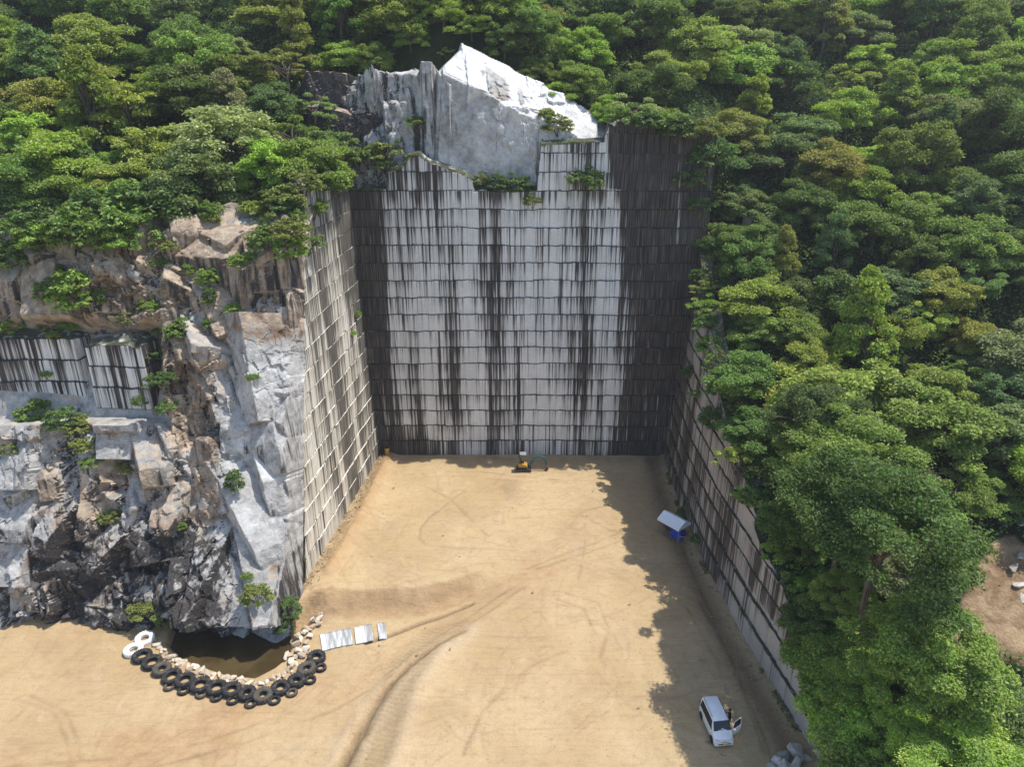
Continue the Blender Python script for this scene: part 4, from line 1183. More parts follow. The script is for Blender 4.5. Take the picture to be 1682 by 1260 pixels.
while tries < 26000 and len(spots) < 330:
    tries += 1
    x, y = rng.uniform(-78, 110), rng.uniform(26, 152)
    if not free(x, y): continue
    far = sstep(70, 130, y)
    sc = float(rng.uniform(.66, 1.06) + .36 * far)
    qx, qy = to_px(hill_pt(x, y) + Vector((0, 0, 5 * sc)))
    if not (-110 < qx < (1750 if len(spots) < 285 else 2150) and -75 < qy < 1330): continue
    if qx > 1500 and qy > 800 and qy < 1130: continue
    rad = 2.55 * sc + 0.65 * far
    if y < 60 and x > 24:       # keep the bare slope in the open
        cz = hill_pt(x, y); c_ = Vector((x, y, cz.z + (10.0 if y < 44 and x < 36 else 3.5) * sc)); o_ = Vector((0, 0, CAM_H))
        if any((c_ - o_).cross((g_ - o_).normalized()).length < 4.2 * sc + .3 and (c_ - o_).length < (g_ - o_).length + 2 for g_ in OPEN): continue
    if any((x - a) ** 2 + (y - b) ** 2 < (rad + r) ** 2 * .86 for a, b, r in xs): continue
    zone_noise = float(fbm(np.array(x * .06), np.array(y * .06), seed=15))
    r = rng.rand() + .35 * zone_noise
    cn = 'deep green' if r < .24 else 'mid green' if r < .48 else 'blue green' if r < .58 else 'bright green' if r < .72 else 'olive green' if r < .82 else 'yellow green' if r < .92 else 'grey green'
    if y > 85 and cn == 'yellow green' and rng.rand() < .6: cn = 'blue green'
    s_ = rng.rand()
    src = TREES[rng.randint(0, 3)] if s_ < .38 else TREES[rng.randint(3, 6)] if s_ < .80 else TREES[rng.randint(6, 8)] if s_ < .93 else TREES[8]
    if y < 44 and 20 < x < 36: src = NEAR[rng.randint(0, 3)]
    spots.append((x, y, sc, src, cn)); xs.append((x, y, rad))
forest = []
for x, y, sc, src, cn in spots:
    p = hill_pt(x, y)
    t = plant_tree(src, p, sc, rng.uniform(0, 6.28), cn, rng)
    q = to_px(p + Vector((0, 0, src[3] * sc)))
    forest.append((t, q, x, y, cn, FORM[src[0]]))
# every tree is told apart by colour, form and its place in a row of the forest
ORD = ['leftmost', 'second', 'third', 'fourth', 'fifth', 'sixth', 'seventh', 'eighth', 'ninth', 'tenth', 'eleventh', 'twelfth', 'thirteenth', 'fourteenth', 'fifteenth', 'sixteenth', 'seventeenth', 'eighteenth', 'nineteenth', 'twentieth']
def rank(i): return 'leftmost' if i == 0 else ORD[i] + ' from left' if i < len(ORD) else 'number %d from left' % (i + 1)
zones = {}
for e in forest:
    t, q, x, y, cn, fm = e
    if x < -19: z = 'left', 'above the left cliff'
    elif y > 88 and x < 24: z = 'back', 'behind the granite dome'
    else: z = 'right', 'on the right slope'
    row = int(np.clip((q[1] + 80) // 70, 0, 20))
    zones.setdefault((z, row), []).append(e)
rows_of = {}
for (z, row) in zones: rows_of.setdefault(z, []).append(row)
ROWN = ['topmost', 'second', 'third', 'fourth', 'fifth', 'sixth', 'seventh', 'eighth', 'ninth', 'tenth', 'eleventh', 'twelfth', 'thirteenth', 'fourteenth', 'fifteenth', 'sixteenth', 'seventeenth', 'eighteenth', 'nineteenth', 'twentieth', 'next to lowest', 'lowest']
for (z, row), es in zones.items():
    ri = sorted(rows_of[z]).index(row)
    es.sort(key=lambda e: e[1][0])
    for i, (t, q, x, y, cn, fm) in enumerate(es):
        tag(t, "%s %s tree %s, %s row down, %s" % (cn, fm, z[1], ROWN[ri], rank(i)), None, 'forest trees ' + z[1])

# ------------------------------------------------------------------ shrubs that cling to the ledges
SHR = []
for i, (st, R, H, nl, lf) in enumerate([('bushy', 1.0, .8, 2600, .17), ('spread', 1.1, .6, 2400, .17), ('open', 1.0, .7, 1500, .16), ('bushy', .9, 1.0, 2400, .15)]):
    cm, cl = make_crown(st, R, H, .45, 1200 + i, nl, lf); cm.name = "foliage"
    mb = MB()
    for k in range(4):
        a = k * 1.6 + i; mb.tube([(0, 0, -.3), (.25 * math.cos(a), .25 * math.sin(a), .3), (.6 * math.cos(a), .6 * math.sin(a), .7)], [.04, .03, .01], 5)
    SHR.append((cm, mb.mesh("stem", M['bark'])))
SHRUBS = [  # px, py, width px, colour, where
    (35, 400, 80, 'mid green', 'on the left cliff top ledge'), (22, 430, 60, 'mid green', 'on the left cliff top ledge'), (80, 372, 85, 'deep green', 'on the left cliff top ledge'),
    (130, 385, 100, 'mid green', 'on the left cliff top ledge'), (150, 350, 70, 'deep green', 'on the left cliff top ledge'), (195, 362, 40, 'bright green', 'above the tan slab of the left cliff'),
    (290, 330, 110, 'deep green', 'on the left cliff brink'), (355, 318, 100, 'deep green', 'on the left cliff brink'), (220, 320, 110, 'deep green', 'on the left cliff brink'), (400, 322, 45, 'yellow green', 'on the left cliff brink'), (437, 322, 65, 'olive green', 'on the left cliff brink'),
    (60, 290, 120, 'mid green', 'on the left cliff brink'), (130, 300, 100, 'deep green', 'on the left cliff brink'), (10, 300, 90, 'mid green', 'on the left cliff brink'), (470, 330, 60, 'olive green', 'on the left cliff brink'),
    (468, 388, 85, 'olive green', 'on blocks beside the left wall top'), (505, 402, 60, 'mid green', 'on blocks beside the left wall top'), (440, 402, 60, 'mid green', 'on blocks beside the left wall top'), (480, 410, 60, 'bright green', 'on blocks beside the left wall top'), (515, 350, 40, 'mid green', 'on blocks beside the left wall top'),
    (20, 540, 45, 'bright green', 'above the stepped wall in the left cliff'), (140, 490, 95, 'bright green', 'on the wide tan ledge'), (105, 480, 50, 'mid green', 'on the wide tan ledge'), (70, 485, 40, 'mid green', 'on the wide tan ledge'),
    (310, 445, 25, 'bright green', 'on the brown rock band'), (400, 428, 35, 'bright green', 'on the brown rock band'), (280, 405, 30, 'olive green', 'on the brown rock band'), (345, 488, 30, 'deep green', 'on the brown rock band'),
    (245, 508, 35, 'bright green', 'at the head of the rubble slope'), (300, 542, 50, 'mid green', 'at the head of the rubble slope'), (262, 545, 30, 'olive green', 'at the head of the rubble slope'), (255, 585, 35, 'deep green', 'by the stepped wall end'), (263, 628, 42, 'deep green', 'by the stepped wall end'), (275, 672, 32, 'mid green', 'by the stepped wall end'),
    (60, 682, 50, 'mid green', 'under the stepped wall'), (105, 692, 55, 'deep green', 'under the stepped wall'), (130, 700, 45, 'olive green', 'under the stepped wall'), (15, 742, 30, 'olive green', 'under the stepped wall'), (78, 617, 22, 'yellow green', 'under the stepped wall'),
    (142, 735, 38, 'olive green', 'half way up the left cliff'), (150, 760, 36, 'mid green', 'half way up the left cliff'), (215, 768, 36, 'olive green', 'half way up the left cliff'), (182, 850, 32, 'olive green', 'half way up the left cliff'), (388, 795, 40, 'deep green', 'on the leaning dark slab of the left cliff'), (415, 622, 20, 'mid green', 'on the white rock next to the left wall'), (297, 866, 18, 'bright green', 'half way up the left cliff'), (232, 660, 26, 'mid green', 'half way up the left cliff'),
    (422, 982, 50, 'olive green', 'on the rock lip above the pond'), (245, 998, 62, 'olive green', 'on the rock lip above the pond'), (272, 1015, 40, 'mid green', 'on the rock lip above the pond'), (470, 1000, 50, 'deep green', 'hanging at the pond corner'), (465, 1025, 46, 'deep green', 'hanging at the pond corner'), (407, 948, 20, 'mid green', 'on the rock lip above the pond'), (260, 1042, 22, 'bright green', 'behind the white tyres'),
    (555, 295, 65, 'mid green', 'hanging over the left wall top'), (575, 270, 60, 'olive green', 'hanging over the left wall top'), (525, 296, 55, 'deep green', 'hanging over the left wall top'), (500, 306, 60, 'olive green', 'hanging over the left wall top'), (545, 306, 55, 'bright green', 'hanging over the left wall top'), (603, 258, 60, 'mid green', 'hanging over the left wall top'), (640, 252, 70, 'olive green', 'hanging over the left wall top'), (490, 285, 60, 'olive green', 'hanging over the left wall top'), (625, 275, 50, 'mid green', 'hanging over the left wall top'),
    (584, 518, 18, 'bright green', 'on a ledge of the left wall'), (578, 548, 18, 'bright green', 'on a ledge of the left wall'), (607, 597, 16, 'bright green', 'on a ledge of the left wall'), (532, 930, 14, 'bright green', 'at the foot of the left wall'),
    (685, 203, 42, 'mid green', 'in the crack of the granite dome'), (897, 190, 32, 'olive green', 'on the shelf of the granite dome'), (915, 208, 50, 'olive green', 'on the shelf of the granite dome'), (735, 90, 30, 'mid green', 'on the shelf of the granite dome'),
    (845, 304, 60, 'deep green', 'on the back wall ledge'), (815, 302, 45, 'deep green', 'on the back wall ledge'), (792, 298, 36, 'olive green', 'on the back wall ledge'), (965, 300, 55, 'mid green', 'on the back wall ledge'), (875, 333, 30, 'olive green', 'on the back wall ledge'), (945, 296, 36, 'grey green', 'on the back wall ledge'),
    (1020, 196, 60, 'mid green', 'on top of the dark upper wall'), (1060, 200, 55, 'deep green', 'on top of the dark upper wall'), (1095, 206, 60, 'mid green', 'on top of the dark upper wall'), (1125, 212, 55, 'deep green', 'on top of the dark upper wall'), (1150, 222, 65, 'olive green', 'on top of the dark upper wall'), (1165, 265, 80, 'deep green', 'in the far right corner'), (1135, 300, 60, 'deep green', 'in the far right corner'), (1150, 340, 50, 'deep green', 'in the far right corner'), (1185, 355, 46, 'mid green', 'in the far right corner'), (1160, 405, 44, 'deep green', 'in the far right corner'), (1195, 445, 60, 'mid green', 'in the far right corner'), (1215, 320, 60, 'deep green', 'in the far right corner'), (1110, 215, 60, 'deep green', 'in the far right corner'),
    (1135, 612, 34, 'deep green', 'on a ledge of the right wall'), (1150, 655, 40, 'mid green', 'on a ledge of the right wall'), (1125, 845, 30, 'deep green', 'at the foot of the right wall'), (1148, 885, 26, 'deep green', 'at the foot of the right wall'), (1112, 818, 22, 'deep green', 'at the foot of the right wall'), (1210, 760, 70, 'yellow green', 'on a ledge of the right wall'), (1180, 690, 60, 'deep green', 'on a ledge of the right wall'), (1232, 820, 50, 'mid green', 'on a ledge of the right wall')]
for i in range(46):                       # scrub along the brink of the left cliff
    SHRUBS.append((rng.uniform(0, 560), rng.uniform(285, 350), rng.uniform(30, 75), ['deep green', 'mid green', 'bright green', 'olive green', 'yellow green'][rng.randint(0, 5)], 'on the left cliff brink'))
for i in range(14):
    SHRUBS.append((rng.uniform(-10, 230), rng.uniform(310, 410), rng.uniform(55, 105), ['deep green', 'mid green', 'bright green'][rng.randint(0, 3)], 'on the left cliff brink'))
for i in range(22):
    SHRUBS.append((rng.uniform(0, 510), rng.uniform(350, 560), rng.uniform(16, 40), ['mid green', 'bright green', 'olive green'][rng.randint(0, 3)], 'on the upper left cliff'))
for yy in np.arange(30, 84, 2.5):      # thicket along the rim of the right wall
    for off in ((1.5, 2.7, 4.2) if yy < 45 else (2.3, 3.3, 4.7)):
        x = float(wall_base_x(RIGHT_PATH, min(yy, 87))) + off + rng.uniform(-.5, .7)
        q = to_px(hill_pt(x, yy) + Vector((0, 0, .8)))
        if -20 < q[0] < 1700 and q[1] < 1290: SHRUBS.append((q[0], q[1], None, ['deep green', 'mid green', 'bright green', 'olive green'][rng.randint(0, 4)], 'along the right wall rim', (x, yy)))
shr_seen = {}
for i, s in enumerate(SHRUBS):
    px, py, wpx, cn, where = s[:5]
    if len(s) == 6:
        p = hill_pt(*s[5]); sz = rng.uniform(1.2, 1.9)
    else:
        p, nrm = on_rock(px, py + wpx * .12)
        if p is None: continue
        dist = p.y * CT - (p.z - CAM_H) * ST
        sz = wpx / (FPX / dist) / 2.0
    fm, sm = SHR[rng.randint(0, 4)]
    t = empty("shrub", p + Vector((0, 0, -.15 * sz)), rng.uniform(0, 6.28)); t.scale = (sz, sz, sz * rng.uniform(.8, 1.1))
    c = link("foliage", fm, t); link("stem", sm, t)
    c.color = (*(np.array(GREENS[cn]) * rng.uniform(.9, 1.2)), 1)
    t['category'] = 'shrub'; t['group'] = 'shrubs ' + where
    shr_seen.setdefault((where, cn), []).append((px, py, t))
for (where, cn), es in shr_seen.items():
    es.sort(key=lambda e: e[0])
    for i, (px, py, t) in enumerate(es):
        t['label'] = "%s shrub %s" % (cn, where) + ("" if len(es) == 1 else ", %s of that colour" % rank(i))

# ------------------------------------------------------------------ undergrowth and ledge grass (uncountable)
rng = np.random.RandomState(31)
n = 380000
x = rng.uniform(-75, 110, n); y = rng.uniform(24, 150, n)
z = hill_z(x, y)
yr = np.clip(y, 17, 87)
ok = ((x < -20.2) & (y > 68.3)) | (y > 90.0) & ~inside_poly(x, y, OCC) | (x > wall_base_x(RIGHT_PATH, yr) + 2.3) & ~((x < 24) & (y > 84))
ok &= ~inside_poly(x, y, BARE)
d_ = y * CT - (z - CAM_H) * ST
qx = 841 + FPX * x / d_; qy = 630 - FPX * (y * ST + (z - CAM_H) * CT) / d_
ok &= (qx > -120) & (qx < 2100) & (qy > -80) & (qy < 1330)
P = np.stack([x, y, z + .1 + 1.9 * rng.uniform(0, 1, n) ** .6 * np.clip(0.55 + .8 * vnoise(x * .45, y * .45, seed=7), .05, 1.2)], -1)[ok]
V, F_ = leaf_quads(P, np.array([0, -.2, 1.0]) + rng.normal(size=P.shape) * .6, rng.uniform(.25, .5, len(P)), rng)
ug = link("undergrowth", np_mesh("undergrowth", V, F_, [M['leaf']], False))
ug.color = (.14, .22, .055, 1)
tag(ug, kind='stuff')

blades = []
def ledge_blades(o, n, keep, lo, hi):
    me = o.data
    co = np.zeros(len(me.vertices) * 3, np.float32); me.vertices.foreach_get('co', co); co = co.reshape(-1, 3)
    lg = np.zeros(len(me.vertices), np.float32); me.attributes['ledge'].data.foreach_get('value', lg)
    c = co[(lg > .5)]
    c = c[keep(c)]
    w = np.clip(fbm(c[:, 1] * .35 + c[:, 0] * .35, c[:, 2] * .5, seed=19) * 2 + .25, 0, 1)
    c = c[rng.rand(len(c)) < w]
    if len(c) == 0: return
    c = c[rng.randint(0, len(c), n)] + rng.uniform(-.10, .10, (n, 3)) * (1, 1, 0)
    h = rng.uniform(lo, hi, n)
    c[:, 2] += h * .3
    V, F_ = leaf_quads(c, rng.normal(size=(n, 3)) * (1, 1, .4), h, rng, .35)
    blades.append(V)
ledge_blades(right_wall, 9000, lambda c: (c[:, 2] > 1.5) & (c[:, 2] < 30), .12, .38)
ledge_blades(left_wall, 1600, lambda c: (c[:, 2] > 1.5) & (c[:, 2] < 34), .10, .30)
ledge_blades(back_wall, 2600, lambda c: (c[:, 2] > 25) | (c[:, 2] < 2.5), .12, .40)
# weeds along the foot of the walls
n = 1500
yy = rng.uniform(40, 82, n); xx = wall_base_x(RIGHT_PATH, yy) - rng.uniform(0.0, .5, n)
w = fbm(yy * .3, yy * 0, seed=23) > .12
c = np.stack([xx, yy, floor_z(xx, yy) + .12], -1)[w]
V, F_ = leaf_quads(c, rng.normal(size=c.shape), rng.uniform(.15, .4, len(c)), rng, .4); blades.append(V)
V = np.concatenate(blades)
lgo = link("ledge_grass", np_mesh("ledge_grass", V, np.arange(len(V)).reshape(-1, 4), [M['leaf']], False))
lgo.color = (.15, .20, .055, 1)
tag(lgo, kind='stuff')

# ------------------------------------------------------------------ objects
M['tyre'] = plain("tyre_rubber", (.030, .030, .031), .85, var=.25, scale=9, spec=.2, dirt=(.19, .16, .12))
M['tyre_dusty'] = plain("dusty_rubber", (.085, .075, .062), .9, var=.3, scale=7, spec=.15, dirt=(.17, .14, .10))
M['tyre_white'] = plain("white_painted_rubber", (.82, .82, .80), .7, var=.08, scale=9, dirt=(.50, .45, .38))
def zinc_material():
    t = NT("galvanised_sheet"); p = t.pos(); oi = t.n('ShaderNodeObjectInfo').outputs['Random']
    n = t.noise(t.vscale(p, (7, .5, 1)), 1.0, 4.0, .6)
    c = t.mix(t.ramp01(t.math('ADD', n, t.math('MULTIPLY', t.math('SUBTRACT', oi, .5), .3)), .35, .65), (.42, .43, .43), (.78, .79, .80))
    c = t.mix(t.math('MULTIPLY', t.ramp01(t.noise(p, 2.0, 5, .7), .55, .7), .5), c, (.42, .38, .32))
    t.surf(c, .45, None, .15, .4)
    return t.m
M['zinc'] = zinc_material()
M['zinc_roof'] = plain("dull_roof_paint", (.30, .31, .31), .45, .25, .12, 3.0, dirt=(.42, .40, .37))
M['white_paint'] = plain("white_car_paint", (.80, .81, .82), .25, 0, .03, 2.0, .5, coat=.6)
M['glass'] = plain("dark_glass", (.012, .014, .017), .06, 0, .1, 2.0, .6)
M['black'] = plain("black_plastic", (.016, .016, .017), .55, 0, .25, 8)
M['chrome'] = plain("bright_metal", (.62, .63, .64), .25, .9, .08, 5)
M['lamp'] = plain("lamp_lens", (.58, .61, .63), .12, .2, .1, 9, .6)
M['plate'] = plain("yellow_plate", (.72, .50, .06), .5, 0, .06, 12)
M['teal'] = plain("teal_paint", (.030, .150, .155), .45, 0, .18, 5, dirt=(.22, .18, .13))
M['yellow'] = plain("yellow_paint", (.44, .245, .032), .45, 0, .12, 5, dirt=(.35, .24, .12))
M['rubber_track'] = plain("rubber_track", (.045, .036, .030), .9, 0, .3, 9, dirt=(.16, .11, .075))
M['rust'] = plain("worn_steel", (.15, .088, .055), .7, .3, .3, 9)
M['canopy'] = plain("white_canopy_cloth", (.78, .82, .86), .75, 0, .04, 3)
M['pipe'] = plain("painted_pipe", (.30, .29, .27), .5, .3, .1, 8)
M['tarp'] = plain("blue_tarpaulin", (.012, .065, .42), .5, 0, .3, 4)
M['purple'] = plain("violet_cloth", (.12, .11, .30), .7, 0, .3, 6)
M['wood'] = plain("weathered_board", (.36, .31, .26), .85, 0, .25, 9)
M['cloth_black'] = plain("black_clothes", (.012, .012, .014), .9, 0, .3, 12)
M['skin'] = plain("skin", (.46, .27, .19), .6, 0, .05, 20)
M['hair'] = plain("black_hair", (.010, .009, .008), .6, 0, .3, 30)
M['stick'] = plain("dry_wood", (.22, .17, .13), .9, 0, .3, 9)

def stone_material(name, a, b, c3):
    t = NT(name); p = t.pos()
    oi = t.n('ShaderNodeObjectInfo').outputs['Random']
    med = t.noise(p, 2.2, 6.0, .65, .3); fine = t.noise(p, 11, 5, .7)
    v = t.vec(oi, oi, 0.0)
    c = t.mix(t.ramp01(t.math('ADD', med, t.math('MULTIPLY', t.math('SUBTRACT', oi, .5), .55)), .35, .65), a, b)
    c = t.mix(t.math('MULTIPLY', t.ramp01(t.noise(p, .9, 5, .7, .5), .55, .7), .6), c, c3)
    c = t.mix(t.ramp01(fine, .2, .8), t.mix(.25, c, (.05, .045, .04)), c)
    t.surf(c, .93, t.bump(t.math('ADD', med, fine), .6, .05), 0, .2)
    return t.m
M['stone_tan'] = stone_material("split_stone_tan", (.50, .39, .27), (.74, .67, .55), (.40, .28, .18))
M['chips'] = stone_material("stone_chips", (.30, .23, .15), (.50, .42, .31), (.20, .15, .11))
M['stone_grey'] = stone_material("split_stone_grey", (.33, .305, .265), (.56, .53, .47), (.28, .22, .16))

# ---- tyres
def tyre_mesh(name, R, w, hole, lugs, mat, seed):
    mb = MB()
    r = R - hole
    prof = [(hole, w * .16), (hole * 1.03, w * .30), (hole + r * .30, w * .47), (hole + r * .62, w * .50), (hole + r * .86, w * .44), (R, w * .30),
            (R * 1.005, 0), (R, -w * .30), (hole + r * .86, -w * .44), (hole + r * .62, -w * .50), (hole + r * .30, -w * .47), (hole * 1.03, -w * .30), (hole, -w * .16)]
    inner = [(hole + r * .12, -w * .12), (hole + r * .70, -w * .30), (R * .95, 0), (hole + r * .70, w * .30), (hole + r * .12, w * .12)]
    mb.lathe(prof + inner, 36, close=True)
    for k in range(lugs):
        a = 2 * math.pi * k / lugs
        for sgn in (-1, 1):
            aa = a + (math.pi / lugs if sgn > 0 else 0)
            rot = Matrix.Rotation(aa, 4, 'Z')
            mb.box(rot @ Vector((R * .985, 0, sgn * w * .24)), (R * .085, 2 * math.pi * R / lugs * .48, w * .40), rot @ Matrix.Rotation(sgn * .45, 4, 'X'), .012)
            mb.box(rot @ Vector((hole + r * .80, 0, sgn * w * .455)), (r * .30, 2 * math.pi * R / lugs * .36, w * .07), rot, .008)
    me = mb.mesh(name, mat, True)
    return me
TY_BIG = [tyre_mesh("tyre_a", .76, .50, .36, 20, M['tyre'], 1), tyre_mesh("tyre_b", .80, .46, .42, 24, M['tyre'], 2), tyre_mesh("tyre_c", .72, .58, .29, 18, M['tyre'], 3)]
TY_DUSTY = tyre_mesh("tyre_d", .76, .56, .31, 18, M['tyre_dusty'], 4)
TY_WHITE = tyre_mesh("tyre_e", .80, .44, .36, 22, M['tyre_white'], 5)
TY_SMALL = [tyre_mesh("tyre_f", .47, .27, .25, 26, M['tyre'], 6), tyre_mesh("tyre_g", .46, .26, .24, 26, M['tyre_dusty'], 7)]
zz = lambda X_, Y_: (180 + X_ / 3.2346, 980 + Y_ / 3.2346)
rng = np.random.RandomState(11)
def ground_at(px, py, lift=0.0):
    z = -1.0
    for _ in range(4):
        p = on_z(px, py, z + lift); z = floor_at(p.x, p.y)
    p.z = z
    return p
BIG = [(185, 217, 'W'), (125, 278, 'W'), (172, 310, 1), (225, 345, 1), (277, 382, 3), (330, 420, 1), (400, 440, 1), (480, 465, 1), (567, 480, 1), (648, 490, 0), (730, 510, 2), (815, 520, 'D'), (907, 480, 0), (993, 443, 2), (1047, 380, 'D'), (1098, 318, 0)]
SMALL = [(318, 477, 1), (393, 498, 0), (487, 517, 1), (568, 533, 0), (655, 550, 0), (750, 567, 0), (876, 550, 0), (968, 510, 1), (1066, 442, 0), (1122, 377, 0)]
nth = ['first', 'second', 'third', 'fourth', 'fifth', 'sixth', 'seventh', 'eighth', 'ninth', 'tenth', 'eleventh', 'twelfth', 'thirteenth', 'fourteenth']
tyre_pts = []
for i, (a, b, kd) in enumerate(BIG):
    me = TY_WHITE if kd == 'W' else TY_DUSTY if kd in ('D', 3) else TY_BIG[kd]
    p = ground_at(*zz(a, b), .42)
    o = link("tyre", me); o.location = p + Vector((0, 0, .27 if kd != 'W' else .24))
    o.rotation_euler = (rng.uniform(-.07, .07), rng.uniform(-.07, .07), rng.uniform(0, 6.28))
    tyre_pts.append(p)
    if kd == 'W': lab = "white painted tyre nearest the rock at the row's upper end" if i == 0 else "white painted tyre touching the first large black tyre"
    else: lab = "large %s tyre, %s from the white tyres in the row around the pond" % ('dusty grey' if kd in ('D', 3) else 'black', nth[i - 2])
    tag(o, lab, 'tyre', 'white tyres' if kd == 'W' else 'large tyres around the pond')
for i, (a, b, kd) in enumerate(SMALL):
    p = ground_at(*zz(a, b), .2)
    o = link("tyre", TY_SMALL[kd]); o.location = p + Vector((0, 0, .14))
    o.rotation_euler = (rng.uniform(-.05, .05), rng.uniform(-.05, .05), rng.uniform(0, 6.28))
    tag(o, "small car tyre, %s from the left in the outer row along the large tyres" % nth[i], 'tyre', 'small tyres in the outer row')

# ---- stones
def stone_mesh(name, size, seed, mat, n=16, boxy=.6):
    r = np.random.RandomState(seed)
    bm = bmesh.new()
    for i in range(n):
        d = r.normal(size=3); d /= np.abs(d).max() if r.rand() < boxy else np.linalg.norm(d)
        d = d * r.uniform(.82, 1.05)
        bm.verts.new((d[0] * size[0] / 2, d[1] * size[1] / 2, d[2] * size[2] / 2))
    bmesh.ops.convex_hull(bm, input=bm.verts)
    for v in [v for v in bm.verts if not v.link_faces]: bm.verts.remove(v)
    bmesh.ops.bevel(bm, geom=list(bm.edges), offset=min(size) * .035, segments=1, affect='EDGES')
    me = bpy.data.meshes.new(name); bm.to_mesh(me); bm.free(); me.materials.append(mat)
    return me
STONES = [stone_mesh("stone_%d" % i, (rng.uniform(.55, 1.0), rng.uniform(.4, .65), rng.uniform(.3, .5)), 40 + i, M['stone_tan']) for i in range(9)]
line1 = [(245, 232), (275, 275), (312, 310), (370, 340), (430, 362), (490, 392), (550, 415), (615, 428), (680, 435), (740, 455), (800, 462), (845, 448), (885, 430), (925, 412), (955, 388), (985, 345)]
heap = [(1112, 120), (1085, 128), (1082, 165), (1110, 150), (1050, 178), (1030, 195), (1065, 215), (1000, 213), (972, 240), (1045, 245), (1038, 282), (1005, 292), (955, 318), (990, 325), (1020, 315), (965, 350), (1045, 190), (990, 258), (1015, 235), (1040, 300), (940, 322), (975, 372)]
n_st = 0
def put_stone(a, b, sc, lab, lift=.12, meshes=STONES):
    global n_st
    p = ground_at(*zz(a, b), .15)
    o = link("stone", meshes[n_st % len(meshes)]); n_st += 1
    o.location = p + Vector((0, 0, lift)); o.rotation_euler = (rng.uniform(-.3, .3), rng.uniform(-.3, .3), rng.uniform(0, 3.14)); o.scale = (sc, sc, sc * rng.uniform(.8, 1.2))
    tag(o, lab, 'stone', 'stones edging the pond')
k = 0
tot = sum(math.hypot(line1[i + 1][0] - line1[i][0], line1[i + 1][1] - line1[i][1]) for i in range(len(line1) - 1))
pos, out = 0.0, []
P_ = np.array(line1, float); L_ = np.concatenate([[0], np.cumsum(np.hypot(*np.diff(P_, axis=0).T))])
while pos < L_[-1]:
    a, b = np.interp(pos, L_, P_[:, 0]), np.interp(pos, L_, P_[:, 1])
    out.append((a + rng.uniform(-6, 6), b + rng.uniform(-6, 6), rng.uniform(.7, 1.1)))
    if rng.rand() < .75: out.append((a + rng.uniform(-14, 14) - 8, b + rng.uniform(10, 22), rng.uniform(.5, .9)))
    pos += rng.uniform(24, 36)
def ordw(i):
    base = ['first', 'second', 'third', 'fourth', 'fifth', 'sixth', 'seventh', 'eighth', 'ninth', 'tenth', 'eleventh', 'twelfth', 'thirteenth', 'fourteenth', 'fifteenth', 'sixteenth', 'seventeenth', 'eighteenth', 'nineteenth']
    if i < 19: return base[i]
    t_, u_ = divmod(i + 1, 10)
    tens = {2: 'twent', 3: 'thirt', 4: 'fort', 5: 'fift', 6: 'sixt'}[t_]
    return tens + 'ieth' if u_ == 0 else tens + 'y-' + base[u_ - 1]
for i, (a, b, sc) in enumerate(out):
    put_stone(a, b, sc, "tan stone between the large tyres and the water, %s from the white tyres" % ordw(i))
heap.sort(key=lambda h: h[1])
for i, (a, b) in enumerate(heap):
    lab = "big flat pale slab on top of the stone heap beside the metal sheets" if i == 0 else "tan stone in the heap by the pond's right end, %s from the top" % ordw(i)
    put_stone(a, b, 1.45 if i == 0 else rng.uniform(.8, 1.3), lab, .25)

# boulders at the foot of the right wall
for i, (a, b, w_, lab) in enumerate([(1400, 835, 1.5, "largest angular grey boulder in the pile under the right wall"), (1300, 858, 1.0, "rounded pale boulder on the left part of the pile under the right wall"), (1392, 915, 1.15, "low flat grey boulder in front of the largest boulder"),
                                     (1238, 893, .85, "small grey boulder at the left edge of the pile under the right wall"), (1292, 922, 1.25, "broad grey boulder at the front of the pile under the right wall"), (1190, 938, .7, "smallest grey boulder at the front left of the pile under the right wall"), (1498, 866, .8, "grey boulder half under the leaves at the pile's right end")]):
    p = ground_at(1040 + a / 5.256, 1080 + b / 5.256, .2)
    o = link("boulder", stone_mesh("boulder", (w_, w_ * .8, w_ * .75), 80 + i, M['stone_grey'], 14, .4))
    o.location = p + Vector((0, 0, w_ * .22)); o.rotation_euler = (rng.uniform(-.4, .4), rng.uniform(-.4, .4), rng.uniform(0, 3))
    tag(o, lab, 'boulder', 'boulders under the right wall')
# rocks poking out above the far right corner and on the right slope
for i, (px, py, w_, lab) in enumerate([(1222, 335, 3.4, "tall pale granite block standing above the far right corner"), (1205, 410, 3.0, "squared brown granite block above the top end of the right wall"), (1228, 378, 2.6, "brown granite block half hidden by leaves above the right wall"), (1218, 478, 1.1, "pale stone lying among shrubs beyond the right wall's top")]):
    p, nn = on_rock(px, py)
    o = link("boulder", stone_mesh("boulder", (w_, w_ * .9, w_ * 1.25), 110 + i, M['stone_grey'] if i in (0, 3) else M['stone_tan'], 14, .9))
    o.location = p + Vector((0, .3, .2)); o.rotation_euler = (rng.uniform(-.15, .15), rng.uniform(-.2, .2), rng.uniform(0, 1))
    tag(o, lab, 'boulder')
